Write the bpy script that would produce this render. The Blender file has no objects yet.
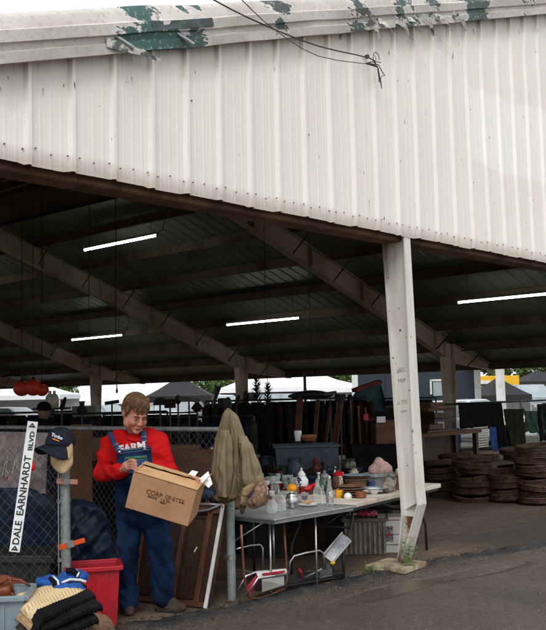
import bpy, bmesh, math, random
from mathutils import Vector as V, Matrix, noise
random.seed(7)
PI = math.pi
scene = bpy.context.scene
col = scene.collection
# ------------------------------------------------------------------ camera (solved from the photograph)
CF = V((0.7345886896991902, 0.6731177075457059, 0.08539325942040309))
CR = V((0.6768958851263704, -0.7356943578919806, -0.0237859720191061))
CU = V((-0.04681258020034977, -0.07527525193793627, 0.9960633608263411))
CC = V((-7.352192450216702, -5.1750589148864465, 1.6823959652758178))
FPX = 932.2828135510115
cd = bpy.data.cameras.new('camera'); cam = bpy.data.objects.new('camera', cd); col.objects.link(cam)
M = Matrix((CR, CU, -CF)).transposed().to_4x4(); M.translation = CC
cam.matrix_world = M
cd.sensor_fit = 'VERTICAL'; cd.sensor_height = 24.0; cd.lens = FPX * 24.0 / 630.0
cd.clip_start = 0.05; cd.clip_end = 3000
scene.camera = cam
def ray(x, y): return CF + CR * ((x - 273) / FPX) - CU * ((y - 315) / FPX)
def P3(x, y, d): return CC + ray(x, y) * d            # a measured point of the place (photo bearing + distance)
def G(x, y, z=0.0):
    r = ray(x, y); return CC + r * ((z - CC.z) / r.z)
def HV(x, y, ax, val):
    r = ray(x, y); return CC + r * ((val - CC[ax]) / r[ax])
RH = V((CR.x, CR.y, 0)).normalized(); FH = V((CF.x, CF.y, 0)).normalized(); ZZ = V((0, 0, 1))
YAW = math.atan2(RH.y, RH.x)
# ------------------------------------------------------------------ node helpers / materials
def nt_new(name):
    m = bpy.data.materials.new(name); m.use_nodes = True
    nt = m.node_tree; b = nt.nodes['Principled BSDF']
    return m, nt, b
def N(nt, t, **k):
    n = nt.nodes.new(t)
    for a, v in k.items():
        if a.startswith('i_'): n.inputs[a[2:].replace('_', ' ')].default_value = v
        else: setattr(n, a, v)
    return n
def L(nt, a, b): nt.links.new(a, b)
def coords(nt, scale=(1, 1, 1), src='Object', rot=(0, 0, 0)):
    tc = N(nt, 'ShaderNodeTexCoord'); mp = N(nt, 'ShaderNodeMapping')
    mp.inputs['Scale'].default_value = scale; mp.inputs['Rotation'].default_value = rot
    L(nt, tc.outputs[src], mp.inputs['Vector']); return mp.outputs['Vector']
def noi(nt, vec, scale, detail=5, rough=.55):
    n = N(nt, 'ShaderNodeTexNoise'); n.inputs['Scale'].default_value = scale
    n.inputs['Detail'].default_value = detail; n.inputs['Roughness'].default_value = rough
    L(nt, vec, n.inputs['Vector']); return n.outputs['Fac']
def ramp(nt, fac, lo, hi, a=0.0, b=1.0):
    n = N(nt, 'ShaderNodeMapRange'); n.inputs['From Min'].default_value = lo; n.inputs['From Max'].default_value = hi
    n.inputs['To Min'].default_value = a; n.inputs['To Max'].default_value = b
    L(nt, fac, n.inputs['Value']); return n.outputs['Result']
def mth(nt, op, a, b=None, clamp=False):
    n = N(nt, 'ShaderNodeMath', operation=op); n.use_clamp = clamp
    for i, s in enumerate((a, b)):
        if s is None: continue
        if isinstance(s, (int, float)): n.inputs[i].default_value = s
        else: L(nt, s, n.inputs[i])
    return n.outputs[0]
def mix(nt, fac, a, b, mode='MIX'):
    n = N(nt, 'ShaderNodeMix', data_type='RGBA', blend_type=mode)
    if isinstance(fac, (int, float)): n.inputs['Factor'].default_value = fac
    else: L(nt, fac, n.inputs['Factor'])
    for key, s in (('A', a), ('B', b)):
        sk = [i for i in n.inputs if i.name == key and i.type == 'RGBA'][0]
        if isinstance(s, tuple): sk.default_value = (s[0], s[1], s[2], 1)
        else: L(nt, s, sk)
    return [o for o in n.outputs if o.type == 'RGBA'][0]
def bump(nt, b, h, strength=.3, dist=.01):
    n = N(nt, 'ShaderNodeBump'); n.inputs['Strength'].default_value = strength; n.inputs['Distance'].default_value = dist
    L(nt, h, n.inputs['Height']); L(nt, n.outputs['Normal'], b.inputs['Normal'])
def mat(name, c, c2=None, sc=6, lo=.45, hi=.65, rough=.7, metal=0, bp=.25, bs=40, var=.35, dist=.004, spec=.4, stretch=(1, 1, 1)):
    m, nt, b = nt_new(name)
    v = coords(nt, stretch)
    n1 = noi(nt, v, sc, 6); n2 = noi(nt, v, bs, 4)
    base = mix(nt, ramp(nt, n1, lo, hi), tuple(c), tuple(c2 if c2 else [x * .6 for x in c]))
    k = ramp(nt, n2, .3, .7, 1 - var, 1 + var * .6)
    cmb = N(nt, 'ShaderNodeCombineColor'); 
    for i in range(3): L(nt, k, cmb.inputs[i])
    base = mix(nt, 1.0, base, cmb.outputs[0], 'MULTIPLY')
    L(nt, base, b.inputs['Base Color'])
    L(nt, ramp(nt, n1, .3, .7, max(rough - .12, .02), min(rough + .12, 1)), b.inputs['Roughness'])
    b.inputs['Metallic'].default_value = metal; b.inputs['Specular IOR Level'].default_value = spec
    if bp: bump(nt, b, n2, bp, dist)
    return m
def glassmat(name, c=(.62, .66, .64), a=.10):
    m, nt, b = nt_new(name)
    b.inputs['Base Color'].default_value = (*c, 1); b.inputs['Roughness'].default_value = .06
    lw = N(nt, 'ShaderNodeLayerWeight'); lw.inputs['Blend'].default_value = .35
    n = noi(nt, coords(nt), 40, 2)
    L(nt, mth(nt, 'MULTIPLY', ramp(nt, lw.outputs['Facing'], .1, .95, a, .8), ramp(nt, n, .3, .7, .7, 1.2)), b.inputs['Alpha'])
    b.inputs['Specular IOR Level'].default_value = 1.0
    return m
def emis(name, c, s):
    m, nt, b = nt_new(name); b.inputs['Base Color'].default_value = (*c, 1)
    b.inputs['Emission Color'].default_value = (*c, 1); b.inputs['Emission Strength'].default_value = s; return m
MT = {}
MT['rustbeam'] = mat('rust_brown_beam', (.17, .085, .045), (.08, .045, .03), 4, rough=.85)
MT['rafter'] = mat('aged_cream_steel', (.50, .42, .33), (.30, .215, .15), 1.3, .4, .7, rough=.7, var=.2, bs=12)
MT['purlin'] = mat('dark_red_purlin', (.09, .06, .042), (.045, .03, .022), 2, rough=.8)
MT['galv'] = mat('galvanised', (.34, .36, .36), (.24, .26, .26), 5, rough=.45, metal=.7, var=.25)
MT['galvpost'] = mat('painted_grey_post', (.30, .33, .33), (.20, .22, .22), 7, rough=.5, metal=.25, var=.2)
MT['wire'] = mat('fence_wire', (.11, .11, .105), (.06, .055, .05), 5, rough=.5, metal=.5, bp=0)
MT['chrome'] = mat('aluminium_tube', (.62, .62, .62), (.42, .42, .42), 8, rough=.3, metal=.85, var=.15)
MT['black'] = mat('black_paint', (.018, .018, .02), (.03, .028, .026), 8, rough=.5)
MT['blackcloth'] = mat('black_cloth', (.009, .009, .011), (.016, .015, .015), 6, rough=.95, spec=.05)
MT['white'] = mat('white_paint', (.74, .74, .71), (.6, .59, .55), 5, rough=.5, var=.08)
MT['cardboard'] = mat('cardboard', (.41, .225, .115), (.33, .175, .085), 3, rough=.85, var=.1, bp=.1)
MT['cardboard_light'] = mat('cardboard_top', (.56, .34, .17), (.48, .28, .13), 5, rough=.85, var=.12)
MT['wood'] = mat('dark_stained_wood', (.05, .02, .01), (.028, .012, .008), 5, rough=.5, stretch=(6, 6, .6))
MT['wood2'] = mat('red_brown_wood', (.12, .045, .02), (.07, .026, .012), 5, rough=.5, stretch=(6, 6, .6))
MT['rope'] = mat('black_wire', (.02, .02, .02), rough=.7, bp=0)
MT['ink'] = mat('black_ink', (.02, .015, .012), rough=.8, bp=0)
MT['skin'] = mat('skin', (.50, .235, .165), (.42, .15, .105), 14, rough=.5, var=.1, bp=.15, bs=90, dist=.001)
MT['hair'] = mat('brown_hair', (.17, .08, .034), (.07, .032, .014), 30, rough=.55, var=.4, bs=120, bp=.6, stretch=(1, 1, .25))
MT['denim'] = mat('denim', (.011, .033, .088), (.004, .013, .038), 4, .40, .60, rough=.95, var=.45, bs=200, bp=.5, spec=.15)
MT['denim_light'] = mat('faded_denim', (.022, .06, .15), (.014, .036, .10), 9, rough=.9, var=.3, bs=220)
MT['red'] = mat('red_knit', (.55, .008, .009), (.38, .006, .008), 4, rough=.95, var=.22, bs=190, bp=.5, spec=.15)
MT['khaki'] = mat('khaki_canvas', (.205, .165, .10), (.135, .105, .062), 3, rough=.95, var=.10, bs=160, spec=.1)
MT['tarp'] = mat('navy_tarp', (.012, .024, .055), (.007, .014, .033), 4, rough=.5, var=.3, bs=14, spec=.35)
MT['redplastic'] = mat('red_plastic', (.42, .010, .022), (.28, .012, .018), 6, rough=.42, var=.12, bp=.15)
MT['orange'] = mat('orange_plastic', (.75, .11, .01), (.6, .07, .01), 6, rough=.4, var=.1, bp=.1)
MT['copper'] = mat('pinkish_clamp', (.45, .22, .15), (.35, .15, .1), 9, rough=.5)
MT['glass'] = glassmat('clear_glass', (.72, .76, .74), .16)
MT['winedark'] = mat('dark_wine', (.03, .004, .01), rough=.15, bp=0)
MT['porcelain'] = mat('porcelain', (.75, .75, .74), (.68, .68, .68), 6, rough=.2, var=.04, bp=0)
MT['silver'] = mat('silver', (.6, .6, .58), (.3, .29, .27), 30, rough=.22, metal=.9, bp=.5, bs=60)
MT['greytable'] = mat('grey_metal_tabletop', (.33, .34, .34), (.22, .225, .225), 3, rough=.42, metal=.35, var=.2, bs=25)
MT['whitetable'] = mat('worn_white_table', (.62, .56, .48), (.40, .29, .20), 4, .5, .72, rough=.55, var=.12)
MT['leaf'] = mat('weed_leaf', (.09, .24, .025), (.05, .15, .02), 20, rough=.6)
# ------------------------------------------------------------------ mesh builder
class MB:
    def __init__(s): s.v = []; s.f = []; s.m = []; s.cur = 0
    def add(s, vs, fs):
        o = len(s.v); s.v += [V(p) for p in vs]; s.f += [tuple(i + o for i in f) for f in fs]; s.m += [s.cur] * len(fs)
    def box(s, c, size, rot=None):
        c = V(c); hx, hy, hz = [q / 2 for q in size]
        ps = [V((x, y, z)) for x in (-hx, hx) for y in (-hy, hy) for z in (-hz, hz)]
        if rot is not None: ps = [rot @ p for p in ps]
        s.add([c + p for p in ps], [(0, 1, 3, 2), (4, 6, 7, 5), (0, 4, 5, 1), (2, 3, 7, 6), (0, 2, 6, 4), (1, 5, 7, 3)])
    def bar(s, a, b, w, h, up=(0, 0, 1)):
        a = V(a); b = V(b); d = (b - a); l = d.length
        if l < 1e-6: return
        d /= l; up = V(up)
        if abs(d.dot(up)) > .98: up = V((1, 0, 0))
        x = d.cross(up).normalized(); z = x.cross(d)
        s.box((a + b) / 2, (w, l, h), Matrix((x, d, z)).transposed())
    def tube(s, pts, r, seg=8, caps=True):
        pts = [V(p) for p in pts]; n = len(pts); rs = r if isinstance(r, (list, tuple)) else [r] * n
        rings = []; up = None
        for i, p in enumerate(pts):
            t = (pts[min(i + 1, n - 1)] - pts[max(i - 1, 0)]).normalized()
            if up is None:
                up = V((0, 0, 1)) if abs(t.z) < .9 else V((1, 0, 0))
            a = t.cross(up).normalized(); up = a.cross(t).normalized()
            rings.append([p + (a * math.cos(2 * PI * k / seg) + up * math.sin(2 * PI * k / seg)) * rs[i] for k in range(seg)])
        vs = [q for rg in rings for q in rg]; fs = []
        for i in range(n - 1):
            for k in range(seg):
                k2 = (k + 1) % seg; fs.append((i * seg + k, i * seg + k2, (i + 1) * seg + k2, (i + 1) * seg + k))
        if caps: fs += [tuple(range(seg))[::-1], tuple(range((n - 1) * seg, n * seg))]
        s.add(vs, fs)
    def lathe(s, prof, c=(0, 0, 0), seg=20, rot=None, sx=1, sy=1):
        c = V(c); vs = []; n = len(prof)
        for r, z in prof:
            for k in range(seg):
                a = 2 * PI * k / seg; p = V((r * math.cos(a) * sx, r * math.sin(a) * sy, z))
                if rot is not None: p = rot @ p
                vs.append(c + p)
        fs = []
        for i in range(n - 1):
            for k in range(seg):
                k2 = (k + 1) % seg; fs.append((i * seg + k, i * seg + k2, (i + 1) * seg + k2, (i + 1) * seg + k))
        fs += [tuple(range(seg))[::-1], tuple(range((n - 1) * seg, n * seg))]
        s.add(vs, fs)
    def ell(s, c, r, rot=None, seg=20, rings=12):
        prof = []
        c = V(c); vs = []
        for i in range(rings + 1):
            th = -PI / 2 + PI * i / rings; ct = max(math.cos(th), .02)
            for k in range(seg):
                a = 2 * PI * k / seg; p = V((r[0] * ct * math.cos(a), r[1] * ct * math.sin(a), r[2] * math.sin(th)))
                vs.append(c + (rot @ p if rot is not None else p))
        fs = []
        for i in range(rings):
            for k in range(seg):
                k2 = (k + 1) % seg; fs.append((i * seg + k, i * seg + k2, (i + 1) * seg + k2, (i + 1) * seg + k))
        fs += [tuple(range(seg))[::-1], tuple(range(rings * seg, rings * seg + seg))]
        s.add(vs, fs)
    def cap(s, a, b, ra, rb, seg=14):
        a = V(a); b = V(b); d = (b - a); l = max(d.length, 1e-5); d = d / l
        pts = []; rs = []
        for i in range(5):
            th = PI / 2 * (1 - i / 4); pts.append(a - d * ra * math.sin(th)); rs.append(max(ra * math.cos(th), ra * .05))
        for i in range(5):
            th = PI / 2 * i / 4; pts.append(b + d * rb * math.sin(th)); rs.append(max(rb * math.cos(th), rb * .05))
        s.tube(pts, rs, seg)
    def grid(s, fn, nu, nv, close=False):
        vs = [fn(i / nu, j / nv) for i in range(nu + 1) for j in range(nv + 1)]
        s.add(vs, [(i * (nv + 1) + j, (i + 1) * (nv + 1) + j, (i + 1) * (nv + 1) + j + 1, i * (nv + 1) + j + 1) for i in range(nu) for j in range(nv)])
    def poly(s, pts): s.add(pts, [tuple(range(len(pts)))])
    def prism(s, pts, ext):
        n = len(pts); ext = V(ext); a = [V(p) for p in pts]
        s.add(a + [p + ext for p in a], [tuple(range(n))[::-1], tuple(range(n, 2 * n))] + [(i, (i + 1) % n, (i + 1) % n + n, i + n) for i in range(n)])
    def build(s, name, m, parent=None, smooth=False, world=True, origin=None, bevel=0, solid=0, fixn=True, label=None):
        me = bpy.data.meshes.new(name)
        vs = s.v
        if parent is not None and world:
            inv = parent['_m'] if False else PM[parent.name].inverted(); vs = [inv @ p for p in vs]
        o = bpy.data.objects.new(name, me); col.objects.link(o)
        if parent is None and world:
            if origin is None:
                n = max(len(vs), 1); zz = min(p.z for p in vs)
                origin = V((sum(p.x for p in vs) / n, sum(p.y for p in vs) / n, zz))
            origin = V(origin); vs = [p - origin for p in vs]; o.location = origin
            PM[o.name] = Matrix.Translation(origin)
        me.from_pydata([tuple(p) for p in vs], [], s.f)
        if fixn:
            bm = bmesh.new(); bm.from_mesh(me); bmesh.ops.recalc_face_normals(bm, faces=bm.faces)
            bm.to_mesh(me); bm.free()
        for x in (m if isinstance(m, (list, tuple)) else [m]): me.materials.append(x)
        if isinstance(m, (list, tuple)): me.polygons.foreach_set('material_index', s.m)
        if smooth:
            me.polygons.foreach_set('use_smooth', [True] * len(me.polygons))
            if smooth != 'all':
                try: me.set_sharp_from_angle(angle=math.radians(40))
                except Exception: pass
        if parent is not None:
            o.parent = parent
            if world is True or world is False:
                PM[o.name] = PM[parent.name]
        if bevel:
            md = o.modifiers.new('bevel', 'BEVEL'); md.width = bevel; md.segments = 2; md.limit_method = 'ANGLE'
        if solid:
            md = o.modifiers.new('solid', 'SOLIDIFY'); md.thickness = solid; md.offset = 0
        if label: o['label'] = label
        return o
PM = {}
def tag(o, label=None, cat=None, group=None, kind=None):
    if label: o['label'] = label
    if cat: o['category'] = cat
    if group: o['group'] = group
    if kind: o['kind'] = kind
    return o
def thing(name, label, cat, loc=(0, 0, 0), rz=0, group=None):
    o = bpy.data.objects.new(name, None); col.objects.link(o); o.empty_display_size = .1
    o.location = loc; o.rotation_euler = (0, 0, rz)
    PM[o.name] = Matrix.Translation(V(loc)) @ Matrix.Rotation(rz, 4, 'Z')
    return tag(o, label, cat, group)
def kids(o): return [c for c in bpy.data.objects if c.parent == o]
def dup(root, loc, rz=0, label=None, scale=None, matidx=None):
    def cp(o, par):
        c = o.copy(); col.objects.link(c)
        if par: c.parent = par
        for ch in kids(o): cp(ch, c)
        return c
    r = cp(root, None); r.location = loc; r.rotation_euler = (0, 0, rz)
    if scale: r.scale = scale if isinstance(scale, (tuple, list)) else (scale,) * 3
    if label: r['label'] = label
    return r
def blob(name, mb, m, voxel=.012, sm=4, parent=None, disp=None, origin=None, world=True):
    """fuse overlapping closed shapes into one smooth surface"""
    tmpm = bpy.data.meshes.new('t'); tmpm.from_pydata([tuple(p) for p in mb.v], [], mb.f)
    bm = bmesh.new(); bm.from_mesh(tmpm); bmesh.ops.recalc_face_normals(bm, faces=bm.faces); bm.to_mesh(tmpm); bm.free()
    t = bpy.data.objects.new('t', tmpm); col.objects.link(t)
    md = t.modifiers.new('r', 'REMESH'); md.mode = 'VOXEL'; md.voxel_size = voxel
    if sm: ms = t.modifiers.new('s', 'SMOOTH'); ms.factor = .6; ms.iterations = sm
    dg = bpy.context.evaluated_depsgraph_get(); me = bpy.data.meshes.new_from_object(t.evaluated_get(dg))
    bpy.data.objects.remove(t); bpy.data.meshes.remove(tmpm)
    vs = [v.co.copy() for v in me.vertices]
    if disp:
        vs = [p + v.normal * disp(p) for p, v in zip(vs, me.vertices)]
    q = MB(); q.v = vs; q.f = [tuple(p.vertices) for p in me.polygons]; q.m = [0] * len(q.f)
    bpy.data.meshes.remove(me)
    return q.build(name, m, parent, smooth='all', origin=origin, world=world, fixn=False)
def fold(amp, sc, st=(1, 1, .45), seed=0):
    def fn(p):
        q = V((p.x * st[0], p.y * st[1], p.z * st[2])) * sc + V((seed, seed * 2, 0))
        n = noise.noise(q); n2 = noise.noise(q * 2.3)
        return amp * (1 - abs(n) * 3.0 + .4 * n2)
    return fn
def text(name, body, size, origin, xdir, ydir, m, parent, ext=.0008, align='LEFT', bold=0, sx=1.0):
    cu = bpy.data.curves.new('t', 'FONT'); cu.body = body; cu.size = size; cu.extrude = ext; cu.align_x = align; cu.offset = bold; cu.resolution_u = 3
    t = bpy.data.objects.new('t', cu); col.objects.link(t)
    dg = bpy.context.evaluated_depsgraph_get(); me = bpy.data.meshes.new_from_object(t.evaluated_get(dg))
    xd = V(xdir).normalized(); yd = V(ydir); yd = (yd - xd * yd.dot(xd)).normalized(); zd = xd.cross(yd)
    q = MB(); q.v = [V(origin) + xd * v.co.x * sx + yd * v.co.y + zd * v.co.z for v in me.vertices]
    q.f = [tuple(p.vertices) for p in me.polygons]; q.m = [0] * len(q.f)
    bpy.data.objects.remove(t); bpy.data.meshes.remove(me)
    return q.build(name, m, parent, fixn=False)

def loft(name, rows, m, parent=None, bulge=.08, pleat=((.010, 9, .3), (.005, 23, -.5)), nseg=44, step=1.6, nz=.01, back=.7, world=True, seed=0, pw=.55, voxel=0, fan=None):
    """closed soft shape from measured silhouette rows (y, left, right, distance)"""
    rr = []
    for i in range(len(rows) - 1):
        a, b_ = rows[i], rows[i + 1]; n = max(1, int(abs(b_[0] - a[0]) / step))
        for k in range(n):
            t = k / n; t2 = t * t * (3 - 2 * t) if False else t
            rr.append([a[j] * (1 - t2) + b_[j] * t2 for j in range(4)])
    rr.append(list(rows[-1]))
    # smooth the silhouettes
    for _ in range(2):
        r2 = [list(q) for q in rr]
        for i in range(1, len(rr) - 1):
            for j in range(1, 4): r2[i][j] = (rr[i - 1][j] + 2 * rr[i][j] + rr[i + 1][j]) / 4
        rr = r2
    mb = MB(); vs = []
    for (y, xl, xr, d) in rr:
        wd = (xr - xl) * d / FPX; bz = min(bulge, wd * .6)
        for k in range(nseg):
            th = 2 * PI * k / nseg; c = math.cos(th); s_ = math.sin(th)
            sx = math.copysign(abs(c) ** .85, c)
            x = (xl + xr) / 2 - sx * (xr - xl) / 2
            off = -(abs(s_) ** pw) * bz if s_ > 0 else (abs(s_) ** pw) * bz * back
            p = P3(x, y, d + off)
            l = (x - 200) * d / FPX; z = p.z
            dd = 0
            for (amp, fr, dr) in pleat:
                dd += amp * (1 - 2.4 * abs(noise.noise(V((l * fr + z * dr * fr + seed, z * fr * .10, seed * 3 + (0 if s_ > 0 else 9))))))
            if fan:
                dep = max(0, (fan[1] - z)); q_ = ((x - fan[0]) * d / FPX) / (.16 + dep * .9)
                for (amp, fr) in ((.045, 3.1), (.020, 7.3), (.008, 16)):
                    nn_ = noise.noise(V((q_ * fr + seed * 1.7, z * .9 + seed, (0 if s_ > 0 else 5)))); dd += amp * min(1, .25 + dep * 2.2) * (.8 - 3.2 * abs(nn_) ** .8)
            dd += nz * noise.noise(p * 9 + V((seed, 0, 0)))
            dirv = (RH * (-c) - FH * s_).normalized()
            vs.append(p + dirv * dd * (.35 + .65 * abs(s_)))
    n = len(rr)
    fs = [(i * nseg + k, i * nseg + (k + 1) % nseg, (i + 1) * nseg + (k + 1) % nseg, (i + 1) * nseg + k) for i in range(n - 1) for k in range(nseg)]
    vs.append(sum(vs[:nseg], V((0, 0, 0))) / nseg + V((0, 0, .006))); vs.append(sum(vs[(n - 1) * nseg:n * nseg], V((0, 0, 0))) / nseg)
    a = n * nseg; fs += [(a, (k + 1) % nseg, k) for k in range(nseg)] + [(a + 1, (n - 1) * nseg + k, (n - 1) * nseg + (k + 1) % nseg) for k in range(nseg)]
    mb.add(vs, fs); return mb.build(name, m, parent, smooth='all', world=world)
# ================================================================== WORLD
w = bpy.data.worlds.new('World'); scene.world = w; w.use_nodes = True
nt = w.node_tree; bg = nt.nodes['Background']
sky = N(nt, 'ShaderNodeTexSky'); sky.sky_type = 'NISHITA'; sky.sun_disc = False
SUN_EL, SUN_AZ = math.radians(50), math.radians(236)
sky.sun_elevation = SUN_EL; sky.sun_rotation = SUN_AZ; sky.dust_density = 6; sky.air_density = 1.0
bw = N(nt, 'ShaderNodeRGBToBW'); L(nt, sky.outputs[0], bw.inputs[0])
cl = mth(nt, 'MULTIPLY', bw.outputs[0], 1.0)
n_ = noi(nt, coords(nt, (1, 1, 3), 'Generated'), 2.2, 6)
flat = mth(nt, 'ADD', mth(nt, 'MULTIPLY', cl, .35), ramp(nt, n_, .3, .7, 6.0, 7.4))
cc = N(nt, 'ShaderNodeCombineColor')
L(nt, mth(nt, 'MULTIPLY', flat, .985), cc.inputs[0]); L(nt, flat, cc.inputs[1]); L(nt, mth(nt, 'MULTIPLY', flat, 1.03), cc.inputs[2])
L(nt, cc.outputs[0], bg.inputs['Color']); bg.inputs['Strength'].default_value = .152
sl = bpy.data.lights.new('sun', 'SUN'); sl.energy = 1.15; sl.angle = math.radians(25); sl.color = (1, .97, .92)
so = bpy.data.objects.new('sun', sl); col.objects.link(so)
sd = V((math.sin(SUN_AZ) * math.cos(SUN_EL), math.cos(SUN_AZ) * math.cos(SUN_EL), math.sin(SUN_EL)))
so.rotation_euler = sd.to_track_quat('Z', 'Y').to_euler()
scene.view_settings.view_transform = 'Standard'; scene.view_settings.look = 'None'
scene.view_settings.exposure = 0; scene.view_settings.gamma = 1

# ================================================================== GROUND
m, nt, b = nt_new('packed_dirt')
v = coords(nt)
n1 = noi(nt, v, .55, 8, .6); n2 = noi(nt, v, 7, 8, .65); n3 = noi(nt, v, 60, 4, .6)
c1 = mix(nt, ramp(nt, n1, .38, .62), (.20, .135, .085), (.095, .064, .044))
c1 = mix(nt, ramp(nt, n2, .35, .7), c1, (.22, .155, .105))
c1 = mix(nt, ramp(nt, n3, .58, .75), c1, (.30, .24, .18))
sp0 = N(nt, 'ShaderNodeSeparateXYZ'); L(nt, v, sp0.inputs[0])
eu = mth(nt, 'ADD', sp0.outputs[0], mth(nt, 'MULTIPLY', n1, 2.6)); ev = mth(nt, 'ADD', sp0.outputs[1], mth(nt, 'ADD', mth(nt, 'MULTIPLY', n1, 1.6), mth(nt, 'MULTIPLY', n2, .9)))
msk = mth(nt, 'MULTIPLY', ramp(nt, eu, 2.3, 3.3), ramp(nt, ev, 1.7, 2.6, 1, 0))
c1 = mix(nt, mth(nt, 'MULTIPLY', msk, .85), c1, mix(nt, ramp(nt, n3, .5, .7), (.030, .028, .028), (.075, .065, .058)))
L(nt, c1, b.inputs['Base Color'])
L(nt, ramp(nt, n1, .35, .6, .55, .95), b.inputs['Roughness'])
bump(nt, b, mth(nt, 'ADD', mth(nt, 'MULTIPLY', n2, 2.6), mth(nt, 'MULTIPLY', n3, .9)), 1.0, .03)
MT['dirt'] = m
m, nt, b = nt_new('wet_asphalt')
v = coords(nt)
n1 = noi(nt, v, .8, 8, .6); n2 = noi(nt, v, 14, 6, .7); n3 = noi(nt, v, 110, 3, .6)
vo = N(nt, 'ShaderNodeTexVoronoi'); vo.inputs['Scale'].default_value = 70; L(nt, v, vo.inputs['Vector'])
c1 = mix(nt, ramp(nt, n1, .4, .62), (.088, .067, .050), (.135, .104, .079))
c1 = mix(nt, ramp(nt, n2, .45, .7), c1, (.060, .045, .035))
c1 = mix(nt, ramp(nt, n3, .60, .70), c1, (.26, .22, .18)); c1 = mix(nt, ramp(nt, noi(nt, v, 38, 3), .62, .66), c1, (.04, .034, .03))
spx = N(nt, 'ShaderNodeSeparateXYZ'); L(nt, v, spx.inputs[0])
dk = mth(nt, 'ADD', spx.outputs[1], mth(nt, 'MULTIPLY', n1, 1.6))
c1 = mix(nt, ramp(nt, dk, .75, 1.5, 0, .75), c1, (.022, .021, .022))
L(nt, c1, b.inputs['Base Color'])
# a puddle by the kerb lip: a smooth mirror patch in world space
def patch(cx, cy, rx, ry, ang):
    a = mth(nt, 'SUBTRACT', spx.outputs[0], cx); c = mth(nt, 'SUBTRACT', spx.outputs[1], cy)
    xx = mth(nt, 'ADD', mth(nt, 'MULTIPLY', a, math.cos(ang) / rx), mth(nt, 'MULTIPLY', c, math.sin(ang) / rx))
    yy = mth(nt, 'ADD', mth(nt, 'MULTIPLY', a, -math.sin(ang) / ry), mth(nt, 'MULTIPLY', c, math.cos(ang) / ry))
    return mth(nt, 'ADD', mth(nt, 'MULTIPLY', xx, xx), mth(nt, 'MULTIPLY', yy, yy))
pa = G(395, 590); pb = G(480, 572)
pd = mth(nt, 'MINIMUM', patch(pa.x, pa.y, .75, .16, -.05), patch(pb.x, pb.y, .8, .17, -.15))
wet = ramp(nt, mth(nt, 'ADD', pd, mth(nt, 'MULTIPLY', n1, 1.6)), 1.5, 2.2, 1, 0)
film = ramp(nt, mth(nt, 'ADD', n1, mth(nt, 'MULTIPLY', n2, .35)), .56, .8, .20, .55)
ro = N(nt, 'ShaderNodeMix', data_type='FLOAT'); L(nt, wet, ro.inputs[0]); L(nt, film, ro.inputs[2]); ro.inputs[3].default_value = .08
L(nt, ro.outputs[0], b.inputs['Roughness'])
bb = mth(nt, 'MULTIPLY', mth(nt, 'ADD', mth(nt, 'MULTIPLY', n2, 1.8), mth(nt, 'MULTIPLY', n3, 1.3)), mth(nt, 'SUBTRACT', 1.0, mth(nt, 'MULTIPLY', wet, .93)))
bump(nt, b, bb, .9, .018)
MT['asphalt'] = m
MT['lip'] = mat('crumbled_asphalt', (.022, .022, .023), (.055, .046, .04), 5, rough=.5, bp=1.0, bs=70, dist=.02, var=.6)
g = MB(); g.poly([(-700, -700, 0), (900, -700, 0), (900, 900, 0), (-700, 900, 0)])
tag(g.build('ground', MT['dirt'], fixn=False, origin=(0, 0, 0)), kind='structure')
# edge of the wet road, measured along the crumbled lip
edge = [G(-60, 660), G(100, 634), G(160, 624), G(230, 611), G(285, 596), G(340, 584), G(385, 575), G(430, 564), G(480, 555), G(546, 546)]
edge += [V((5, -1.3, 0)), V((12, -2.2, 0)), V((40, -4, 0))]
def zed(p, z): return V((p.x, p.y, z))
r = MB(); pts = [zed(p, .004) for p in edge]
for i in range(len(pts) - 1):
    a, c = pts[i], pts[i + 1]
    r.add([a, V((a.x, -60, .004)), V((c.x, -60, .004)), c], [(0, 1, 2, 3)])
r.add([V((-60, pts[0].y + 1, .004)), V((-60, -60, .004)), V((pts[0].x, -60, .004)), pts[0]], [(0, 1, 2, 3)])
tag(r.build('road', MT['asphalt'], fixn=False, origin=(0, 0, 0)), kind='structure')
# dark apron of old asphalt to the right of the column
def ragged(pts, amp=.10, n=14):
    o = []
    for i in range(len(pts)):
        a, c = pts[i], pts[(i + 1) % len(pts)]
        for k in range(n):
            p = a.lerp(c, k / n); q = noise.noise(V((p.x * 1.6, p.y * 1.6, 3))) + .5 * noise.noise(V((p.x * 6, p.y * 6, 7))); o.append(V((p.x + q * amp * 1.6, p.y + q * amp, p.z)))
    return o
# raised lip
lp = []
for i in range(len(edge) - 1):
    for k in range(14): lp.append(edge[i].lerp(edge[i + 1], k / 14))
r = MB()
def lipfn(a, bq):
    i = min(int(a * (len(lp) - 1)), len(lp) - 2); p = lp[i]; t = (lp[i + 1] - lp[i]).normalized(); nrm = V((-t.y, t.x, 0))
    w_ = (.085 + .07 * noise.noise(p * 2.2) + .03 * noise.noise(p * 8)) * (bq - .5) * 2.3 + .05 * noise.noise(p * 5)
    h = max(0, math.cos((bq - .5) * PI)) * (.030 + .022 * noise.noise(p * 5)) + .014 * noise.noise((p + nrm * w_) * 26) + .010 * noise.noise((p + nrm * w_) * 60)
    return V((p.x, p.y, 0)) + nrm * w_ + V((0, 0, max(h, -.01) + (.002 if .1 < bq < .9 else -.012)))
r.grid(lipfn, len(lp) - 1, 16)
tag(r.build('road_edge', MT['lip'], smooth='all', origin=(0, 0, 0), fixn=False), kind='structure')
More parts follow.
